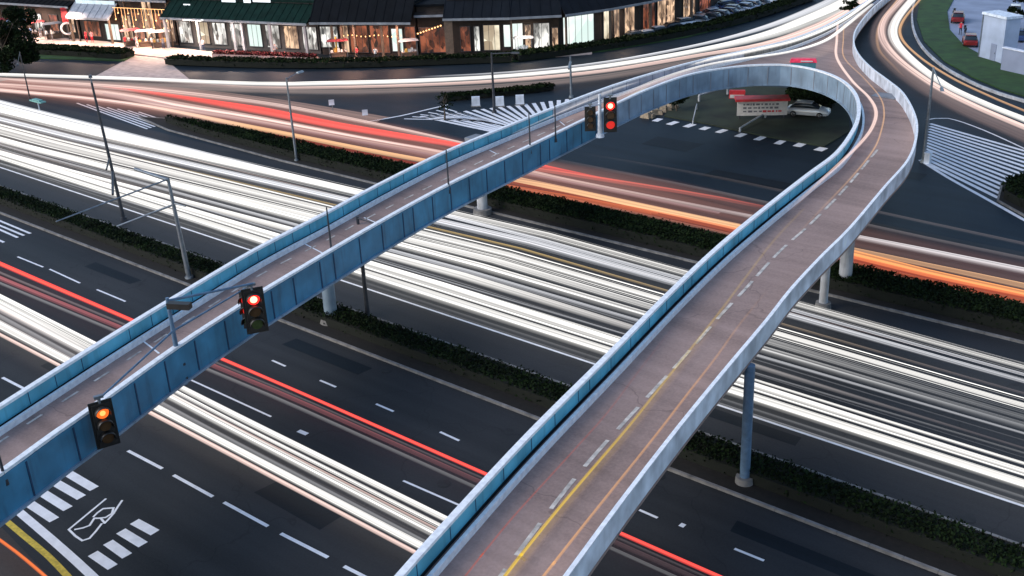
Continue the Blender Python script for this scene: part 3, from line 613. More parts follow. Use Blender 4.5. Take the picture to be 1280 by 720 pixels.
b=G(237,349); e=pole(b,7.5,.16,M_pole,'pale grey mast with long side arms standing in the lower hedge',cat='mast',name='mast_post',arms=[(7.45,G(70,277,6.8),.06,''),(5.6,G(146,283,4.4),.08,''),(7.4,G(168,211,8.1),.14,''),(5.7,G(232,258,5.6),.06,'')],lean=(-.55,0))
b=G(38,126); pole(b,6,.08,M_pdark,'small dark lamp post by the leafy tree at the far left',arms=[(5.9,G(22,80,5.9),.04,'lamp')])
b=G(618,141); pole(b,6.5,.13,M_pdark,'dark post with a wide lamp head beside the left hatched marking',arms=[(6.4,G(640,66,6.5),.07,'lamp')])
b=G(714,122); pole(b,4.6,.13,M_pole,'short pale post behind the far parapet of the left arm',name='mast_post',cat='post',arms=[(4.0,G(711,86,4.0),.16,'')])
b=G(1154,203); pole(b,8.4,.13,M_pole,'grey lamp post at the corner of the right hatched marking',arms=[(8.3,G(1177,110,8.3),.05,'lamp')])
b=G(460,397); pole(b,7.0,.13,M_pdark,'dark lamp post in front of the left flyover arm in the lower median',arms=[(6.9,G(470,280,6.9),.05,'lamp')])
p=G(1157,190); mb=MB(); mb.box((0,0,.45),(.5,.5,.9),tx=.9,ty=.9); mb.box((0,0,.95),(.56,.56,.1)); o=mb.build('control_box',M_barr,None,'white box at the foot of the lamp post by the right hatched marking','box'); o.location=G(1159,204)
for i,(x,y,lab) in enumerate([(413,309,'thin dark post on the near parapet, nearest to the red signals'),(560,231,'thin dark post on the near parapet, halfway along the left arm'),(662,182,'thin dark post on the near parapet closer to the far signals'),(694,168,'thin dark post on the near parapet, last before the far signals'),(2,590,'thin dark post on the near parapet at the left edge of the picture')]):
    b=G(x,y,7.5); pole((b.x,b.y+.05,0),9.9,.055,M_pdark,lab,cat='post',name='parapet_post',z0=6.9,group='thin posts along the left flyover arm')

def signal(loc, s, lit, label, yaw, wide=1.0, arm=None, tilt=0.0):
    """traffic signal head; s = overall height"""
    e=empty('traffic_light',loc,label,'traffic light','traffic lights on the left flyover arm'); e.rotation_euler=(tilt,0,yaw)
    w_=s*.40*wide; mb=MB(); mb.box((0,.12,0),(w_,.30,s)); mb.box((0,.10,0),(w_*1.28,.04,s*1.10)); mb.build('housing',M_black,e)
    r=s*.135
    for k,c in enumerate((.30,0,-.30)):
        z=c*s; mb=MB(); mb.tube((0,-.03,z),(0,-.10,z),r,r*.92,20); 
        if lit[k]=='R': l_=mb.build('lens',M_red,e); m2=MB(); m2.tube((0,-.10,z),(0,-.125,z),r*.6,r*.5,16); m2.build('bulb',M_redh,l_)
        elif lit[k]=='r': mb.build('lens',M_red2,e)
        elif lit[k]=='A': l_=mb.build('lens',M_amb,e); m2=MB(); m2.tube((0,-.10,z),(0,-.12,z),r*.45,r*.4,16); m2.build('bulb',M_ambh,l_)
        elif lit[k]=='g': mb.build('lens',M_lensgr,e)
        else: mb.build('lens',M_lensoff,e)
        # visor: half tube
        mb=MB(); n=12; vs=[]
        for i in range(n+1):
            t=math.pi*(-.12+1.24*i/n); 
            for rr,yy in ((r*1.12,-.03),(r*1.15,-.03-r*1.2),(r*1.22,-.03-r*1.2),(r*1.2,-.03)): vs.append((math.cos(t)*rr,yy,z+math.sin(t)*rr))
        fs=[]
        for i in range(n):
            for q in range(4): fs.append((4*i+q,4*i+(q+1)%4,4*i+4+(q+1)%4,4*i+4+q))
        mb.add(vs,fs,0,True); mb.build('visor',M_black,e)
    mb=MB(); mb.tube((0,.12,s/2),(0,.12,s/2+.25),.07,.07,8); mb.box((0,.1,s/2+.3),(w_*.5,.18,.12)); mb.build('bracket',M_pole,e)
    return e
def yaw_to(loc,dx=0): return math.atan2(-loc.y,-loc.x)+math.pi/2+dx
pA=G(131,531,7.0); signal(pA,2.0,'AOO'.replace('O','o'),'traffic light with a glowing amber lens, nearest the bottom left',yaw_to(pA,.15),.95)
pB=G(319,389,7.9); signal(pB,2.2,'Rog','traffic light with the brightest red lens, in the pair on the mast arm',yaw_to(pB,.1),.95)
pB2=G(303,394,7.8)+Vector((-.2,.5,0)); signal(pB2,1.9,'rrg','traffic light with dim red lenses, tucked left of the brightest one',yaw_to(pB2,-.5),.85)
pC=G(738,149,8.0); signal(pC,1.75,'ooo','unlit traffic light beside the white post at the far end of the left arm',yaw_to(pC,.1),.95)
pD=G(763,144,8.0); signal(pD,2.5,'Ror','distant traffic light glowing red right of the white post',yaw_to(pD,.1),.8)
b=G(750,165,6.6); pole((b.x,b.y,0),9.6,.16,M_barr,'white post between the two far traffic lights',cat='post',name='signal_post',z0=6.2,arms=[(8.8,pC+Vector((0,.1,.9)),.05,''),(9.0,pD+Vector((0,.1,1.2)),.05,'')])
b=G(222,440,7.1)
e=pole((b.x+.15,b.y-.12,0),10.0,.12,M_bpole,'blue-grey signal mast fixed to the girder with long arms to both near signals',cat='signal mast',name='signal_mast',z0=5.5,
  arms=[(9.85,pB+Vector((0,.1,1.45)),.07,''),(8.3,pA+Vector((0,.12,1.3)),.055,''),(8.3,pB2+Vector((0,.1,1.2)),.055,'')])
mb=MB(); q=G(224,382,10.0)-e.location; mb.box((q.x,q.y,q.z),(1.1,.35,.28),rz=.5); mb.build('control_cabinet',M_black,e)
mb=MB(); mb.box((-.1,.1,.25),(.5,.3,.12)); mb.box((-.1,.1,1.0),(.5,.3,.12)); mb.build('clamp',M_pdark,e)

# ------------------------------------------------------------------ upper left: street edge, hedges, pavement
flat('pavement',pxs([(-60,40),(28,43),(100,50),(180,57),(260,65),(330,70),(400,74),(480,74),(560,70),(640,68),(700,66),(740,60),(740,68),(640,76),(560,79),(440,82),(330,83),(255,81),(205,73),(165,68.5),(90,63),(30,59),(-60,52)]),.15,M_walk,thick=.15)
flat('driveway',pxs([(168,69),(205,73),(238,100),(112,99)]),.012,M_walk)
flat('grass_verge',pxs([(-60,50),(30,58),(90,63),(168,70),(155,77),(35,73),(-60,68)]),.15,M_grass,thick=.15)
flat('grass_verge',pxs([(205,75),(255,82),(440,84),(640,78),(760,64),(860,47),(940,26),(1030,-6),(1015,-6),(930,20),(850,40),(740,62),(640,71),(560,75),(440,78),(330,79),(255,78)]),.16,M_grass,thick=.15)
def hl(l,wd):
    P=resample(pxs(l),2); N=normals(P); return [p+n_*wd/2 for p,n_ in zip(P,N)]+[p-n_*wd/2 for p,n_ in zip(P[::-1],N[::-1])]
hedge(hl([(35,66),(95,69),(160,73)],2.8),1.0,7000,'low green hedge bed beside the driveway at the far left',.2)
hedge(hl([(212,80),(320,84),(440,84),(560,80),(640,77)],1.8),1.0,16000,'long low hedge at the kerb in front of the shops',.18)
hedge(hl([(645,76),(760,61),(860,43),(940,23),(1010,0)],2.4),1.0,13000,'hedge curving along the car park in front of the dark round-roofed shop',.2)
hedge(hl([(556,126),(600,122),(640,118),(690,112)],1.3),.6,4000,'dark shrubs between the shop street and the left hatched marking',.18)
flat('road_apron',pxs([(30,74),(158,78),(115,98),(-20,93),(-60,80)]),.006,asphalt('apron_asphalt',(.010,.013,.018)))
flat('grass_verge',pxs([(1168,-40),(1150,0),(1146,25),(1155,52),(1180,77),(1215,97),(1250,112),(1290,124),(1340,140),(1340,112),(1280,93),(1235,74),(1205,58),(1187,38),(1184,15),(1192,0),(1205,-40)]),.14,M_grass,thick=.14)
mb=MB(); P=resample(pxs([(1160,-40),(1144,0),(1140,27),(1149,55),(1175,82),(1213,104),(1250,119),(1290,131),(1340,148)]),1.5)
wall(mb,P,-.12,.12,0,.3); mb.build('kerb',M_conc,kind='structure')
flat('plaza',pxs([(1192,0),(1184,15),(1187,38),(1205,58),(1235,74),(1280,93),(1340,112),(1500,60),(1500,-60),(1205,-60)]),.02,M_plaza)
flat('grass_verge',pxs([(850,118),(905,106),(1000,112),(1060,130),(1062,165),(1030,184),(960,172),(880,155),(830,146)]),.12,mat('dry_grass',(.016,.024,.012),.9,nscale=.35,noise_amt=.6,bump=.4),thick=.12)
hedge(pxs([(985,116),(1030,118),(1046,130),(1040,137),(1000,134),(984,128)]),.5,3000,'dark undergrowth inside the hairpin loop of the flyover',.2,cat='shrubs',name='shrub_bed')

# trees
def tree(px,py,h,cw,label,n=6000,size=.2,z=0,bare=False,group=None,low=.35):
    b=G(px,py,z); e=empty('tree',b,label,'tree',group); mb=MB(); p=Vector((0,0,0)); r=h*.035
    for i in range(4):
        q=p+Vector((random.uniform(-.1,.1),random.uniform(-.1,.1),1))*h*.16; mb.tube(p,q,r,r*.82,8); p=q; r*=.82
    tips=[]
    for i in range(9):
        a=i*2.4; q=p+Vector((math.cos(a)*cw*.35,math.sin(a)*cw*.35,h*random.uniform(.05,.32))); s=p-Vector((0,0,h*.03*i)); mb.tube(s,q,r*.6,r*.2,6); tips.append(q)
    mb.build('trunk',M_bark,e)
    C=[]
    cl_=[(random.gauss(0,.30)*cw,random.gauss(0,.30)*cw,h*random.uniform(low+.1,.92)) for _ in range(22)]
    for c in cl_:
        m_=int(n/22); rad=cw*random.uniform(.14,.24); g=rng.normal(size=(m_,3)); g/=np.linalg.norm(g,axis=1)[:,None]; g*= (rad*(.55+.5*rng.random((m_,1)))); g[:,2]*=.7; C.append(g+np.array(c))
    leaves(np.concatenate(C),size,[M_leaf,M_leafd],'crown',e); return e
tree(8,93,8.6,8.0,'leafy dark tree at the left edge beside the street',16000,.2,low=.1)
tree(1015,118,3.2,2.4,'small dark tree inside the hairpin loop',2500,.16)
tree(556,150,3.2,1.6,'slender thin-leaved young tree beside the left hatched marking',260,.12)
tree(1290,40,5,3.5,'dark tree at the right edge on the plaza',3000,.2)
tree(1062,22,2.6,2.0,'small bush-like tree at the divider where the roads meet at the top',1500,.14)
tree(846,140,2.2,1.6,'low brown-green shrub tree beneath the left arm',900,.14)

# small signposts near the left hatch
for (x,y,h,lab,mm) in [(417,147,1.9,'small white road sign on a thin post left of the young tree',M_barr),(458,153,1.3,'stubby white marker sign at the tip of the left hatched marking',M_barr)]:
    b=G(x,y); e=empty('road_sign',b,lab,'sign'); mb=MB(); mb.tube((0,0,0),(0,0,h),.05,.05,8); mb.build('post',M_pole,e); mb=MB(); mb.box((0,0,0),(.6,.05,.6)); o=mb.build('sign_plate',mm,e); o.location=(0,-.07,h-.2); o.rotation_euler=(0,0,yaw_to(b))
for i,(x,y) in enumerate([(595,133),(625,133),(650,131)]):
    b=G(x,y); e=empty('sign_block',b,['white upright block left of the dark post by the hatched marking','white upright block just right of the dark post by the hatched marking','rightmost of the three white upright blocks by the hatched marking'][i],'block',None,rz=yaw_to(b)); mb=MB(); mb.box((0,0,.55),(.95,.5,1.1),tx=.95,ty=.8); mb.build('panel',M_barr,e); mb=MB(); mb.box((0,0,.06),(1.1,.65,.12)); mb.build('base',M_kerb,e)
b=G(50,140); e=empty('teal_shelter',b,'small teal and white sign stand on the median nose at the far left','sign'); mb=MB(); mb.tube((0,0,0),(0,0,1.2),.08,.08,8); mb.build('post',M_barr,e); mb=MB(); mb.box((0,0,1.3),(2.6,.7,.14)); mb.box((0,0,1.45),(1.6,.5,.12)); mb.build('sign_plate',mat('teal_pale',(.15,.35,.33),.5),e)

# ------------------------------------------------------------------ inside the loop
def facing_box(name,px,py,z,w_,d_,h,m,label,cat,parts=(),rz=0):
    b=G(px,py,z); e=empty(name,b,label,cat,rz=yaw_to(b)+rz); mb=MB(); mb.box((0,0,h/2),(w_,d_,h)); mb.build('body',m,e); return e
M_white=mat('white_board',(.55,.53,.52),.6,nscale=3,noise_amt=.12); M_redp=mat('red_paint',(.50,.03,.04),.5,nscale=2); M_tarp=mat('white_tarp',(.62,.66,.74),.6,nscale=2,noise_amt=.2)
b=G(952,150); e=empty('billboard',b,'low billboard with small dark and red marks under a red awning in the loop','billboard',rz=yaw_to(b)+.12)
mb=MB()
for x in (-2.2,0,2.2): mb=MB(); mb.tube((x,.15,0),(x,.15,1.0),.07,.07,8); mb.build('leg',M_pdark,e)
mb=MB(); mb.box((0,0,1.25),(5.0,.18,1.5)); bd=mb.build('board',M_white,e)
mb=MB()
random.seed(3)
for r_ in range(3):
    x=-1.9
    while x<1.7:
        L=random.uniform(.12,.42); mb.box((x+L/2,-.10,1.65-.36*r_),(L,.02,random.uniform(.12,.22)),1 if (r_==2 and x>-.1) else 0); x+=L+random.uniform(.08,.2)
mb.build('printed_marks',[mat('ink_grey',(.12,.12,.14),.6),M_redp],bd)
mb=MB(); mb.box((0,.5,2.12),(5.4,1.7,.25)); mb.build('awning',M_redp,e)
b=G(921,128); e=empty('small_sign',b,'small red and white sign left of the billboard inside the loop','sign',rz=yaw_to(b)); mb=MB(); mb.box((0,0,.9),(1.7,.3,.9)); mb.box((0,0,.25),(.2,.2,.5)); mb.build('board',M_redp,e); mb=MB(); mb.box((0,-.17,.7),(1.5,.05,.35)); mb.build('face',M_white,e)
b=G(1000,97,6.5); mb=MB()
e=empty('booth',G(1003,98,5.4),'teal booth with a red top behind the parapet at the top of the loop','booth',rz=yaw_to(b)); mb.box((0,.0,.8),(2.3,.9,1.6)); mb.build('body',mat('teal_booth',(.06,.20,.23),.5,nscale=2),e); mb=MB(); mb.box((0,0,1.76),(2.5,1.0,.32),tx=.9,ty=.6); mb.build('roof',mat('bright_red',(.75,.03,.08),.4),e); mb=MB(); mb.box((.3,-.53,1.74),(1.1,.03,.12)); mb.build('sign',M_white,e)
def bar(name,a,b_,z0,z1,r,m,label,cat):
    p=G(*a,z0); q=G(*b_,z1); e=empty(name,p,label,cat); mb=MB(); mb.tube((0,0,0),q-p,r,r,8); mb.build('rail',m,e); mb=MB(); mb.tube((0,0,-z0),(0,0,0),r*1.2,r*1.2,8); mb.build('post',m,e); d=q-p; mb=MB(); mb.tube((d.x,d.y,-z0),(d.x,d.y,d.z),r*1.2,r*1.2,8); mb.build('post',m,e)
bar('barrier_rail',(925,160),(957,141),.4,.6,.09,M_conc,'pale slanting rail in front of the billboard inside the loop','barrier')
bar('barrier_rail',(874,119),(910,108),.8,1.0,.11,M_conc,'pale slanting rail below the left arm near the billboard','barrier')
bar('barrier_rail',(866,152),(871,130),.3,.7,.06,M_conc,'short upright leaning rail left of the billboard','barrier')
for i,(x,y) in enumerate([(808,147),(818,143),(829,139),(838,136)]):
    b=G(x,y); e=empty('stone_block',b,['leftmost pale rubble block under the far end of the left arm','second pale rubble block under the far end of the left arm','third pale rubble block under the far end of the left arm','rightmost pale rubble block under the far end of the left arm'][i],'rubble'); mb=MB(); mb.box((0,0,.3),(1.1,.8,.6),rz=i,tx=.7,ty=.8); mb.box((.5,.3,.2),(.5,.6,.4),rz=i*2,tx=.8,ty=.7); mb.build('stone',mat('rubble_warm',(.30,.24,.17),.9,nscale=4,noise_amt=.4) if i==0 else bpy.data.materials['rubble_warm'],e)

# ------------------------------------------------------------------ shops
def cl_(n,c): return mat(n,c,.8,nscale=6,noise_amt=.2)
def shop(a, b_, label, h, canopy, bays, wallm, roofm, depth=12, overhang=2.2, cz=(3.3,4.6), pillars=True, z0=.15):
    A=G(*a); B=G(*b_); L=(B-A).length; d=(B-A).normalized(); rz=math.atan2(d.y,d.x)
    e=empty('shop_building',(A.x,A.y,0),label,'building',rz=rz)     # local x along the front, local +y to the back
    mb=MB(); mb.box((L/2,depth/2+.35,h/2),(L-.1,depth,h)); wl=mb.build('wall',wallm,e)
    mb=MB(); mb.box((L/2,depth/2+.35,h+.15),(L+.3,depth+.6,.3)); mb.build('roof',roofm,e)
    # canopy: sloped slab
    c0,c1=cz[0]+1.3,cz[1]+1.2; bays=[(a_,b2,z1_*1.0,z2_*1.36,k_) for a_,b2,z1_,z2_,k_ in bays]; mb=MB(); vs=[(-.2,-overhang,c0),(L+.2,-overhang,c0),(L+.2,.33,c1),(-.2,.33,c1)]; vs+=[(x,y,z-.18) for x,y,z in vs]
    mb.add(vs,[(0,1,2,3),(7,6,5,4),(0,4,5,1),(1,5,6,2),(2,6,7,3),(3,7,4,0)]); n=int(L/1.2)
    for i in range(n+1): 
        x=-.15+(L+.3)*i/n; mb.add([(x-.05,-overhang,c0+.003),(x+.05,-overhang,c0+.003),(x+.05,.33,c1+.003),(x-.05,.33,c1+.003),(x-.05,-overhang,c0+.07),(x+.05,-overhang,c0+.07),(x+.05,.33,c1+.07),(x-.05,.33,c1+.07)],[(4,5,6,7),(0,1,5,4),(1,2,6,5),(3,0,4,7)])
    cp=mb.build('canopy',canopy,e)
    
    mb=MB(); mb.box((L/2,-overhang-.06,c0-.12),(L+.4,.1,.30)); mb.build('fascia',M_concd,cp)
    for (u0,u1,zz0,zz1,kind) in bays:
        x0,x1=u0*L,u1*L; xm=(x0+x1)/2
        if kind in ('pillar',):
            mb=MB(); mb.box((xm,-overhang+.3,(c0-.2)/2),(x1-x0,.3,c0-.2)); mb.build('pillar',M_concd if wallm!=S_brown else M_wood,e); continue
        mt={'w':W_white,'p':W_pure,'o':W_warm,'b':W_brown,'c':W_cream}[kind]
        mb=MB(); t=.08
        mb.box((xm,.28,zz1-t/2),(x1-x0,.14,t)); mb.box((xm,.28,zz0+t/2),(x1-x0,.14,t)); mb.box((x0+t/2,.28,(zz0+zz1)/2),(t,.139,zz1-zz0-2*t)); mb.box((x1-t/2,.28,(zz0+zz1)/2),(t,.139,zz1-zz0-2*t))
        for k in range(1,int((x1-x0)/1.1)+1):
            mb.box((x0+(x1-x0)*k/(int((x1-x0)/1.1)+1),.30,(zz0+zz1)/2),(.05,.06,zz1-zz0-2*t))
        fr=mb.build('window',M_pdark,e); mb=MB(); mb.box((xm,.315,(zz0+zz1)/2),(x1-x0-.02,.03,zz1-zz0-.02)); mb.build('pane',mt,fr)
    return e,L
S_brown=mat('dark_brown_wall',(.018,.012,.010),.8,nscale=1.5,noise_amt=.4); M_wood=mat('wood_pillar',(.10,.07,.05),.7,nscale=3); S_grey=mat('grey_wall',(.04,.042,.045),.8,nscale=1,noise_amt=.3)
C_green=mat('green_canopy',(.004,.018,.015),.9,nscale=1,spec=.1,noise_amt=.3); C_slate=mat('slate_roof',(.005,.0065,.009),.9,nscale=.7,spec=.1,noise_amt=.25); C_blue=mat('blue_slate_roof',(.008,.011,.016),.9,nscale=.5,spec=.1,noise_amt=.25); C_metal=mat('corrugated_awning',(.26,.29,.34),.5,nscale=2,noise_amt=.2)
def rows(n,kinds,z0=.6,z1=2.9,fill=.8,off=0):
    return [(off+(i+.5-fill/2)/n*(1-off),off+(i+.5+fill/2)/n*(1-off),z0,z1,kinds[i%len(kinds)]) for i in range(n)]
pl=lambda us,w_=.012:[(u-w_/2,u+w_/2,0,0,'pillar') for u in us]
e,L=shop((-70,35),(100,49),'dark brown open-fronted market hall at the far left of the shop row',7,C_slate,rows(9,['b','w','b','o','b'],.9,2.6,.55)+pl([.1,.3,.5,.7,.97]),S_brown,C_slate,overhang=1.2,cz=(3.9,4.6))
e,L=shop((102,50),(152,53),'narrow shop with a grey ribbed awning and a glowing white panel',7.5,C_metal,[(.62,.97,.2,2.0,'p'),(.1,.5,.6,2.2,'b')]+pl([.02,.99],.03),S_brown,C_slate,overhang=2.0,cz=(2.6,4.6))
mb=MB(); mb.box((L/2,.2,5.7),(L*.95,.2,.9)); sg=mb.build('sign',mat('pale_sign',(.5,.6,.66),.5,nscale=.9,noise_amt=.3,emit=(.6,.75,.8),es=.35),e)
e,L=shop((154,53),(221,57),'brown shop crowded with warm hanging lights left of the green canopy',7,C_slate,[(.02,.2,.5,3.0,'o'),(.22,.42,.3,3.4,'b'),(.44,.62,.3,5.2,'o'),(.64,.8,.5,3.4,'b'),(.82,.98,.5,3.6,'o')]+pl([.21,.63,.99]),S_brown,S_brown,overhang=1.0,cz=(5.4,5.8))
mb=MB()
for i in range(16):
    x=L*(i+.5)/16; z=3.6+1.1*math.sin(i*2.1); mb.tube((x,-.9,z+.1),(x+.01,-.9,5.4),.02,.02,4); mb.tube((x,-.9-random.random()*.1,z),(x,-.9,z+.16),.09,.09,8)
mb.tube((0,-.9,5.4),(L,-.9,5.4),.03,.03,6)
mb.build('hanging_bulbs',emis('warm_bulb',(1,.5,.2),2.2),e)
e,L=shop((223,58),(400,68),'wide glass-fronted shop under a dark green canopy',7,C_green,rows(8,['w','c','w','w','p','w','o','w'],.5,2.75,.78)+pl([.01,.25,.5,.56,.75,.985],.014),S_grey,C_green,overhang=2.6,cz=(3.4,5.6))
mb=MB()
for x,z,w_,h_ in [(.13,5.2,1.2,.5),(.135,4.4,.5,.35),(.42,6.1,2.4,.5),(.55,6.1,1.2,.5),(.65,6.2,3.0,.4),(.9,4.3,.5,.4)]:
    mb=MB(); mb.box((x*L,-.05-(6.5-min(z+.9,6.5))*1.1,z+.9),(w_,.08,h_)); mb.build('lit_sign',bpy.data.materials.get('sign_white') or emis('sign_white',(.9,.97,1),.8),e)
# small emblem on the canopy
mb=MB(); 
for x,z in ((0,0),(.25,-.12),(.5,-.1),(.75,.15),(.95,.4),(.7,.42)): mb.box((L*.27+x,-2.75,4.5+z*.3),(.22,.04,.16),rz=0)
mb.build('emblem',emis('emblem_pale',(.8,.85,.85),.8),e)
e,L=shop((402,69),(522,70),'low dark slate-roofed restaurant with a red-brown lit interior',7,C_slate,[(.0,.19,1.0,2.9,'w'),(.22,.30,.3,3.0,'o'),(.31,.50,.3,3.0,'b'),(.52,.72,.3,3.0,'b'),(.74,.86,.5,2.7,'p'),(.88,.99,.5,2.9,'b')]+pl([.2,.3,.43,.71,.87],.02),S_brown,C_slate,overhang=2.4,cz=(3.6,6.6))
mb=MB(); mb.box((L*.235,-2.2,1.5),(.18,.18,3.0)); mb.build('yellow_post',mat('yellow_post_paint',(.7,.42,.03),.5),e)
mb=MB(); 
for i in range(14): mb.tube((L*(.3+.045*i),-1.5,2.9+.1*math.sin(i)),(L*(.3+.045*i),-1.5,3.05+.1*math.sin(i)),.07,.07,8)
mb.build('lantern_string',bpy.data.materials['warm_bulb'],e)
e,L=shop((524,70),(560,69),'dim recessed passage hung with small lights between the two dark-roofed shops',6.5,S_brown,[(.05,.95,.3,2.8,'b')],S_brown,C_slate,overhang=.6,cz=(4.2,4.6))
mb=MB(); 
for i in range(9): mb.tube((L*(.05+.1*i),-.9,3.1+.12*i),(L*(.05+.1*i),-.9,3.25+.12*i),.1,.1,8)
mb.build('lantern_string',bpy.data.materials['warm_bulb'],e)
curve=[((562,69),(640,68),[(.02,.12,.3,2.8,'pillar'),(.18,.35,.4,2.8,'b'),(.4,.5,.4,2.8,'w'),(.55,.82,.5,2.9,'c'),(.87,.99,.9,2.9,'p')]),
       ((640,68),(700,65),[(.02,.25,.6,3.0,'p'),(.28,.42,.2,2.8,'o'),(.46,.8,.4,2.9,'w'),(.84,.98,.3,2.4,'o')]),
       ((700,65),(752,57),[(.1,.85,.4,3.3,'p')]),((752,57),(800,47),[(.08,.28,.2,3.4,'c'),(.34,.5,.2,3.4,'o'),(.62,.9,.2,3.4,'o')]),((800,47),(850,33),[(.1,.4,.2,3.6,'b'),(.45,.9,.2,3.6,'o')]),((850,33),(900,12),[(.1,.4,.2,3.6,'o'),(.5,.8,.2,3.6,'b')])]
names=['left end','part with cream and white windows','part with the big bright window','part with tall warm windows','part behind the parked cars','far end by the car park']
for (a,b_,bays),nm in zip(curve,names):
    shop(a,b_,'curved shop row under a blue slate roof, '+nm,7.5,C_blue,bays+pl([.005],.03),S_brown,C_blue,overhang=2.0,cz=(3.9,6.0))
# unseen warm lights added under the canopies for the shopfronts' spill on the pavement
def lamp(px,py,z,e_,col,sz=.6):
    ld=bpy.data.lights.new('shop_spill_light','AREA'); ld.energy=e_; ld.color=col; ld.size=sz*4; ld.size_y=sz; ld.shape='RECTANGLE'; o=bpy.data.objects.new('shop_spill_light',ld); COL.objects.link(o); o.location=G(px,py,0)+Vector((0,0,z))
for px,py,en,c in [(40,49,700,(1,.72,.58)),(95,54,800,(1,.75,.62)),(150,59,900,(1,.70,.55)),(190,62,900,(1,.66,.48)),(240,66,700,(1,.78,.66)),(290,71,600,(1,.80,.70)),(350,75,450,(1,.70,.62)),(440,77,350,(1,.6,.45)),(500,77,300,(1,.6,.45)),(660,72,200,(1,.85,.7)),(780,55,150,(1,.8,.65))]:
    lamp(px,py,4.6,en*1.25,(c[0],c[1]*.92,c[2]*.85))
# market stalls and racks along the fronts
def stall(px,py,w_,top,goods_,label,cat='market stall',h=2.3):
    b=G(px,py,.15); e=empty('market_stall',b,label,cat,'stalls along the shop pavement',rz=yaw_to(b)+random.uniform(-.15,.15))
    for x in (-w_/2,w_/2):
        for y in (-.6,.6): mb=MB(); mb.tube((x,y,0),(x,y,h),.035,.035,6); mb.build('post',M_pole,e)
    mb=MB(); mb.box((0,0,h+.12),(w_+.5,1.7,.22),tx=.75,ty=.3); mb.build('awning',top,e)
    mb=MB(); mb.box((0,0,.75),(w_-.1,1.1,.08)); mb.box((0,0,.40),(w_-.4,.9,.62)); t=mb.build('table',M_wood,e)
    for k in range(5):
        mb=MB(); x=-w_/2+.3+(w_-.6)*k/4; hh=random.uniform(.2,.55); mb.box((x,random.uniform(-.2,.2),.80+hh/2),(.34,.5,hh),tx=.8,ty=.8,rz=random.uniform(-.3,.3)); mb.build('goods',random.choice(goods_),t)
g_b=cl_('goods_blue',(.25,.42,.70)); g_w=cl_('goods_white',(.75,.74,.70)); g_r=cl_('goods_red',(.5,.05,.05)); g_y=cl_('goods_amber',(.6,.35,.08)); g_k=cl_('goods_dark',(.05,.05,.06)); aw_r=cl_('awning_dark_red',(.18,.02,.03)); aw_g=cl_('awning_grey',(.2,.22,.25)); aw_b=cl_('awning_blue',(.08,.15,.28))
for a_ in [(24,44,2.6,aw_b,[g_b,g_w,g_b],'stall of blue and white goods under a blue awning, nearest the leafy tree'),(46,46,2.8,aw_r,[g_b,g_k,g_w],'stall under a dark red awning left of the ring-shaped sign'),(68,48,2.6,aw_g,[g_w,g_w,g_k],'stall of white goods under a grey awning next to the ring-shaped sign'),
    (166,57,2.4,aw_r,[g_r,g_w,g_k],'stall with red goods left of the warm hanging lights'),(184,58,2.4,aw_g,[g_w,g_y,g_k],'grey-topped stall under the warm hanging lights'),(203,59,2.6,aw_g,[g_y,g_y,g_w],'stall of amber goods right of the warm hanging lights'),
    (424,72,2.4,aw_r,[g_w,g_y,g_r],'dark red stall by the yellow post of the slate-roofed restaurant'),(512,72,2.2,aw_g,[g_w,g_k,g_y],'grey stall at the right corner of the slate-roofed restaurant'),(655,69,2.2,aw_g,[g_w,g_w,g_y],'stall of cream goods in front of the curved shop row'),(8,42,2.4,aw_r,[g_w,g_b,g_w],'stall half hidden behind the leafy tree'),(34,38,2.4,aw_g,[g_r,g_w,g_k],'second-row stall at the top left behind the blue awning'),(58,40,2.4,aw_b,[g_w,g_w,g_b],'second-row stall under a blue awning at the market hall front')]: stall(*a_)
# ring-shaped sign and red banner
b=G(87,51); e=empty('ring_sign',b,'white ring-shaped sign with a dark red banner above, in front of the market hall','sign',rz=yaw_to(b))
mb=MB(); n=24; 
for i in range(n):
    t0,t1=2*math.pi*i/n,2*math.pi*(i+1)/n; mb.tube((math.cos(t0)*.85,0,1.9+math.sin(t0)*.85),(math.cos(t1)*.85,0,1.9+math.sin(t1)*.85),.17,.17,6,cap=False)
mb.build('ring',mat('ring_white',(.7,.7,.72),.5),e); mb=MB(); mb.tube((0,.1,0),(0,.1,4.5),.07,.07,8); mb.build('post',M_pdark,e); mb=MB(); mb.box((0,.05,4.0),(.9,.06,2.2)); mb.build('banner',M_redp,e)
b=G(101,53); e=empty('bollard_post',b,'slim pale post right of the ring-shaped sign','post'); mb=MB(); mb.tube((0,0,0),(0,0,3.4),.12,.10,10); mb.tube((0,0,3.4),(0,0,3.5),.14,.14,10); mb.build('post',M_wood,e)
bcol=mat('planter_wall',(.30,.22,.21),.8,nscale=2); 
b1=G(268,72); b2=G(396,77); e=empty('flower_bed',b1,'low planter wall with dark red shrubs in front of the green-canopied shop','planter',rz=math.atan2((b2-b1).y,(b2-b1).x)); LL=(b2-b1).length
mb=MB(); mb.box((LL/2,0,.3),(LL,1.0,.6)); mb.build('planter_wall',bcol,e); n=3500; C=np.stack([rng.uniform(.1,LL-.1,n),rng.uniform(-.45,.45,n),.6+.45*rng.random(n)],1); leaves(C,.14,[mat('red_leaf',(.16,.015,.02),.6,nscale=1,noise_amt=.5),M_leafd],'foliage',e)

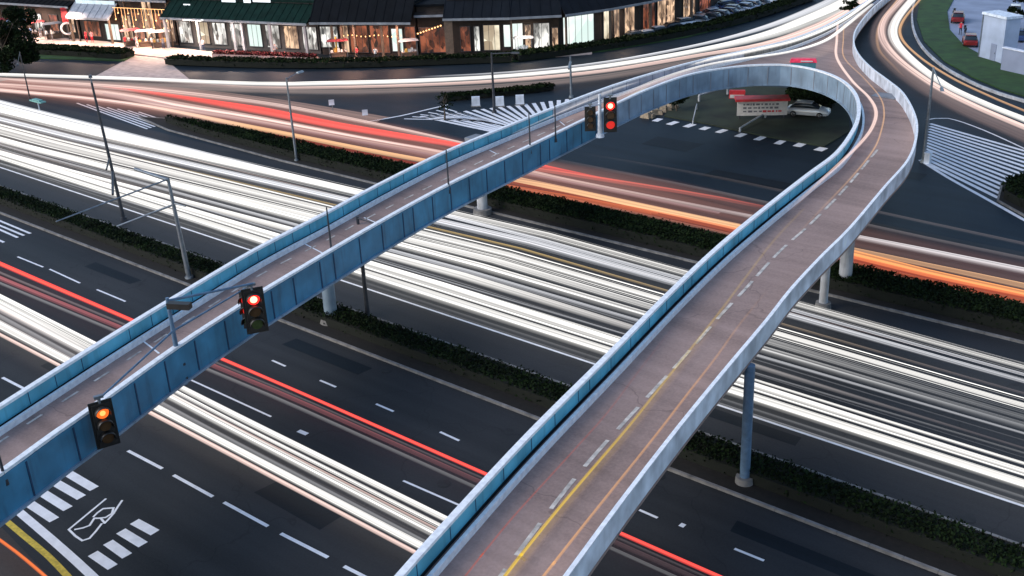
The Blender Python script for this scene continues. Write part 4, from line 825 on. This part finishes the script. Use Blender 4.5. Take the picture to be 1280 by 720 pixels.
# ------------------------------------------------------------------ people
def person(px,py,z,shirt,pants,label,yaw=0,pose=0):
    b=G(px,py,z); sw=.12 if pose else .04
    J=[(0,0,.98,.14),(0,0,1.22,.15),(0,0,1.42,.14),(0,0,1.52,.055),(0,.0,1.60,.085),(0,0,1.70,.09),
       (-.19,0,1.43,.06),(-.25,.05+sw,1.17,.045),(-.23,-.08,.95,.035),(.19,0,1.43,.06),(.25,-.03-sw,1.17,.045),(.23,-.16,.97,.035),
       (-.10,0,.90,.10),(-.11,-sw,.50,.065),(-.11,sw*.8,.08,.045),(-.11,sw*.8-.14,.04,.04),(.10,0,.90,.10),(.11,sw,.50,.065),(.11,-sw*.8,.08,.045),(.11,-sw*.8-.14,.04,.04)]
    E=[(0,1),(1,2),(2,3),(3,4),(4,5),(2,6),(6,7),(7,8),(2,9),(9,10),(10,11),(0,12),(12,13),(13,14),(14,15),(0,16),(16,17),(17,18),(18,19)]
    me=bpy.data.meshes.new('person'); me.from_pydata([j[:3] for j in J],E,[]); o=bpy.data.objects.new('tmp',me); COL.objects.link(o)
    sk=o.modifiers.new('s','SKIN'); 
    for i,j in enumerate(J): me.skin_vertices[0].data[i].radius=(j[3],j[3]*.85)
    me.skin_vertices[0].data[0].use_root=True
    su=o.modifiers.new('u','SUBSURF'); su.levels=1; su.render_levels=1
    dg=bpy.context.evaluated_depsgraph_get(); m2=bpy.data.meshes.new_from_object(o.evaluated_get(dg)); bpy.data.objects.remove(o)
    m2.materials.clear()
    for m_ in (M_skin,shirt,pants,M_hair): m2.materials.append(m_)
    for p in m2.polygons:
        c=p.center; p.use_smooth=True
        if c.z>1.66 or (c.z>1.56 and c.y>.03): p.material_index=3
        elif c.z>1.50: p.material_index=0
        elif abs(c.x)>.20 and c.z<1.2: p.material_index=0
        elif c.z>.95: p.material_index=1
        elif c.z>.10: p.material_index=2
        else: p.material_index=3
    m2.name='person'; q=bpy.data.objects.new('person',m2); COL.objects.link(q); q.location=b; q.rotation_euler.z=yaw; q.scale=(1.05,)*3; return tag(q,label,'person')
c_red=cl_('shirt_red',(.62,.03,.05)); c_pink=cl_('shirt_pink',(.75,.32,.34)); c_wht=cl_('shirt_white',(.7,.7,.7)); c_blu=cl_('shirt_blue',(.12,.25,.50)); c_jean=cl_('trousers_blue',(.04,.06,.12)); c_blk=cl_('trousers_black',(.02,.02,.025)); c_gry=cl_('shirt_grey',(.2,.2,.22))
PPL=[(109,53,c_red,c_red,'person in red clothes just left of the glowing white panel',.3),(116,53.5,c_pink,c_red,'person in a pink shirt and red trousers beside the one in red',1.2),(30,47,c_wht,c_blu,'person in white top and blue trousers by the leafy tree',0),(40,48,c_blu,c_jean,'person in a blue shirt left of the ring-shaped sign',2),(52,49,c_gry,c_wht,'person in grey with pale trousers left of the ring-shaped sign',1),(66,50,c_wht,c_gry,'person in a white shirt close to the ring-shaped sign',-.6),(158,60,c_red,c_blk,'person in red in front of the shop with hanging lights',.5),(172,60,c_pink,c_wht,'person in pink in front of the shop with hanging lights',0),(191,61,c_wht,c_blk,'person in white and black below the hanging lights',2.2),(205,62,c_gry,c_jean,'person in grey near the green-canopied shop corner',1),(255,64,c_wht,c_jean,'person in white passing the green-canopied shop',.4),(345,71,c_gry,c_blk,'person in grey under the right part of the green canopy',1.4),(447,75,c_red,c_blk,'person in red outside the slate-roofed restaurant',.1),(470,76,c_wht,c_blk,'person in white outside the slate-roofed restaurant',.9)]
for x,y,s_,p_,lab,yw in PPL: person(x,y,.15,s_,p_,lab,yw,pose=random.random()<.5)

# ------------------------------------------------------------------ vehicles
def loft(mb,secs,mi=0):
    """secs: list of (x, [(y,z)...])"""
    n=len(secs[0][1]); vs=[(x,y,z) for x,pr in secs for y,z in pr]
    fs=[(i*n+k,i*n+(k+1)%n,(i+1)*n+(k+1)%n,(i+1)*n+k) for i in range(len(secs)-1) for k in range(n)]
    mb.add(vs,fs,mi,True); mb.add(vs,[tuple(range(n-1,-1,-1)),tuple(range((len(secs)-1)*n,len(secs)*n))],mi)
def car_sec(hw,z0,z1,r=.12): return [(-hw+r*.4,z0),(hw-r*.4,z0),(hw,z0+r),(hw,z1-r),(hw-r,z1),(-hw+r,z1),(-hw,z1-r),(-hw,z0+r)]
def car(paint,tall=0):
    e=empty('parked_car'); L=4.3; mb=MB()
    loft(mb,[(-2.15,car_sec(.72,.35,.72)),(-2.05,car_sec(.82,.28,.86)),(-1.2,car_sec(.87,.22,.93)),(1.0,car_sec(.87,.22,.93)),(1.9,car_sec(.84,.25,.80)),(2.12,car_sec(.72,.33,.62))]); mb.build('body',paint,e)
    mb=MB(); t=1.42+tall; loft(mb,[(-1.75,car_sec(.74,.90,.96,.03)),(-1.25,car_sec(.68,.90,t-.05,.08)),(-.2,car_sec(.68,.90,t,.08)),(.35,car_sec(.66,.90,t-.06,.08)),(1.15,car_sec(.74,.90,.96,.03))]); mb.build('windows',M_glass,e)
    mb=MB(); loft(mb,[(-1.28,car_sec(.63,t-.04,t+.01,.02)),(-.2,car_sec(.65,t-.01,t+.035,.02)),(.38,car_sec(.61,t-.05,t-.0,.02))]); mb.build('roof',paint,e)
    for x in (-1.35,1.3):
        for y in (-.80,.80):
            mb=MB(); mb.tube((x,y-.1,.31),(x,y+.1,.31),.31,.31,16); wh=mb.build('wheel',M_tyre,e); mb=MB(); s=1 if y>0 else -1; mb.tube((x,y+.101*s,.31),(x,y+.115*s,.31),.19,.17,12); mb.build('rim',M_chrome,wh)
    for y in (-.6,.6):
        mb=MB(); mb.box((2.03,y,.64),(.12,.32,.14)); mb.build('headlight',M_white,e); mb=MB(); mb.box((-2.09,y,.72),(.10,.28,.14)); mb.build('tail_light',mat('tail_lens',(.35,.01,.01),.3) if 'tail_lens' not in bpy.data.materials else bpy.data.materials['tail_lens'],e)
    return e
def copy_tree(o,parent=None):
    c=o.copy(); COL.objects.link(c); c.parent=parent
    for ch in [x for x in bpy.data.objects if x.parent==o]: copy_tree(ch,c)
    return c
paints=[('white',(.70,.71,.73)),('silver',(.35,.37,.40)),('black',(.02,.02,.024)),('dark blue',(.03,.06,.16)),('grey',(.12,.13,.15)),('dark red',(.20,.02,.02)),('pale blue',(.30,.38,.50))]
pm={n:mat('car_paint_'+n.replace(' ','_'),c,.25,.2,nscale=.5,noise_amt=.05) for n,c in paints}
proto=car(pm['white']); first=True
def recolor(e,m):
    for ch in [x for x in bpy.data.objects if x.parent==e]:
        if ch.name.split('.')[0] in ('body','roof'): ch.material_slots[0].link='OBJECT'; ch.material_slots[0].material=m
def put(x,y,yaw,col,label,group=None,z=.0):
    global first
    o=proto if first else copy_tree(proto); first=False
    o.location=G(x,y,0)+Vector((0,0,z)); o.rotation_euler.z=yaw; recolor(o,pm[col]); tag(o,label,'car',group); return o
flat('car_park',pxs([(700,66),(760,57),(850,40),(930,20),(1005,-4),(1060,-40),(880,-40),(900,0),(850,33),(800,47),(752,57)]),.02,A_gnd)
put(811,50,1.2,'white','white car in front of the tall warm windows, lowest of the parked ones','cars parked along the curved shop row')
put(825,45,1.2,'white','white car right of the lowest parked one by the hedge','cars parked along the curved shop row')
put(797,51,1.1,'grey','grey car left of the lowest white one by the hedge','cars parked along the curved shop row')
put(843,40,1.2,'black','black car between white cars along the hedge','cars parked along the curved shop row')
put(858,34,1.15,'white','white car in the middle of the row by the hedge','cars parked along the curved shop row')
put(873,30,1.2,'black','black car beside the middle white one','cars parked along the curved shop row')
put(893,22,1.2,'white','white car near the upper end of the shop row','cars parked along the curved shop row')
put(910,12,1.2,'dark blue','dark blue car at the top near the end of the shop row','cars parked along the curved shop row')
A0,A1=G(893,33),G(1000,-2); dirv=(A1-A0); Lr=dirv.length; dirv.normalize(); side=Vector((-dirv.y,dirv.x,0)); k=0
random.seed(11)
for r_ in range(2):
    s=0
    while s<Lr+26:
        c=random.choice(['silver','pale blue','pale blue','grey','dark blue','white','white','silver','pale blue'])
        o=put(0,0,0,c,{0:'one of the '+c+' cars in the car park row nearest the curving hedge',1:'one of the '+c+' cars in the second car park row from the hedge'}[r_],('%s cars in the first row of the far car park' if r_==0 else '%s cars in the second row of the far car park')%c)
        o.location=A0+dirv*s+side*(2.2+5.2*r_); o.location.z=0.02; o.rotation_euler.z=math.atan2(side.y,side.x)+random.choice([0,math.pi])+random.uniform(-.04,.04); s+=2.45
put(1010,146,.25,'white','white car parked on the ground inside the hairpin loop',z=.12)
# plaza vehicles, upper right
b0=G(1223,72); b1=G(1251,80); rz_=math.atan2((b1-b0).y,(b1-b0).x); w0=(b1-b0).length
e=empty('kiosk_building',b0,'tall plain pale blue-white box building on the plaza at the upper right','building',rz=rz_)
mb=MB(); mb.box((w0/2,1.0,2.6),(w0,2.0,5.2)); wl=mb.build('wall',mat('pale_cladding',(.36,.43,.56),.5,nscale=.6,noise_amt=.15),e); mb=MB(); mb.box((w0/2,1.0,5.35),(w0+.3,2.3,.3)); mb.build('roof',mat('pale_roof',(.62,.70,.80),.5),e)
mb=MB(); mb.box((w0*.62,-.03,1.05),(.95,.06,2.1)); dr=mb.build('door',M_plaza,e); mb=MB(); mb.box((w0*.62+.35,-.08,1.05),(.06,.06,.2)); mb.build('handle',M_chrome,dr); mb=MB(); mb.box((.04,-.05,2.6),(.12,.12,5.2)); mb.build('drainpipe',M_pole,e)
e=empty('plaza_wall',G(1252,88),'low pale blue wall panel right of the tall pale box building','wall',rz=-.45); mb=MB(); mb.box((4.5,0,1.3),(9,.4,2.6)); mb.build('panel',M_plaza,e); mb=MB(); mb.box((4.5,0,2.66),(9.2,.6,.12)); mb.build('coping',M_tarp,e)
put(1197,27,1.9,'dark red','dark red car on the plaza nearest the top edge of the picture',z=.02)
put(1212,56,1.95,'dark red','dark red car on the plaza beside the tall pale box building',z=.02)
put(1257,38,1.8,'dark red','dark red car right of the tall pale box building',z=.02)
put(1274,50,1.9,'dark blue','dark blue car at the right edge on the plaza',z=.02)
put(1268,18,1.9,'white','white car at the top right of the plaza',z=.02)

# motorbikes
def motorbike(paint):
    e=empty('motorbike'); 
    for x in (-.62,.62):
        mb=MB(); n=16
        for i in range(n):
            a,b_=2*math.pi*i/n,2*math.pi*(i+1)/n; mb.tube((x+math.cos(a)*.27,0,.3+math.sin(a)*.27),(x+math.cos(b_)*.27,0,.3+math.sin(b_)*.27),.05,.05,6,cap=False)
        wv=mb.build('wheel',M_tyre,e); mb=MB(); mb.tube((x,-.03,.3),(x,.03,.3),.2,.2,12); mb.build('rim',M_chrome,wv)
    mb=MB(); mb.box((-.05,0,.5),(.8,.26,.28),tx=.8); mb.box((-.5,0,.68),(.6,.26,.16),tx=.8); mb.box((.42,0,.75),(.16,.34,.5),tx=.6,ty=.8); mb.build('body',paint,e)
    mb=MB(); mb.box((-.3,0,.80),(.75,.26,.10),tx=.9,ty=.85); mb.build('seat',M_black,e)
    mb=MB(); mb.tube((.62,0,.3),(.42,0,1.02),.035,.035,8); mb.build('fork',M_chrome,e); mb=MB(); mb.tube((.40,-.33,1.03),(.40,.33,1.03),.02,.02,8); mb.build('handlebar',M_black,e)
    mb=MB(); mb.tube((.50,0,.92),(.56,0,.92),.09,.08,12); mb.build('headlight',M_white,e); return e
mp=motorbike(pm['black']); spots=[(222,77,'black motorbike, leftmost of the parked ones on the shop pavement',2.0),(228,77.5,'second black motorbike from the left on the shop pavement',2.1),(234,78,'third black motorbike from the left on the shop pavement',1.9),(240,78.5,'black motorbike, rightmost of the parked ones on the shop pavement',2.0)]
for i,(x,y,lab,yw) in enumerate(spots):
    o=mp if i==0 else copy_tree(mp); o.location=G(x,y,.15)-Vector((0,0,0)); o.rotation_euler.z=yw; tag(o,lab,'motorbike','motorbikes parked on the shop pavement')
mr=[(1192,20,'dark motorbike at the top of the plaza beside the grass','black',1.8),(1206,42,'dark motorbike on the plaza between the two dark red cars','black',2.0),(1256,30,'dark red motorbike right of the tall pale box building','dark red',1.7),(1264,46,'dark motorbike above the low pale wall on the plaza','black',2.2)]
for x,y,lab,pc,yw in mr:
    o=copy_tree(mp); o.location=G(x,y,0)+Vector((0,0,.02)); o.rotation_euler.z=yw; recolor(o,pm[pc]); tag(o,lab,'motorbike','motorbikes standing on the plaza')
for x,y,s_,p_,lab,yw in [(1200,44,c_red,c_blk,'person in red on the plaza left of the tall pale box building',.5),(1262,33,c_red,c_jean,'person in red on the plaza right of the tall pale box building',1.5),(1270,37,c_wht,c_blk,'person in white at the right of the plaza',.2)]: person(x,y,.02,s_,p_,lab,yw,pose=True)
sc.cycles.max_bounces=5; sc.cycles.transparent_max_bounces=24
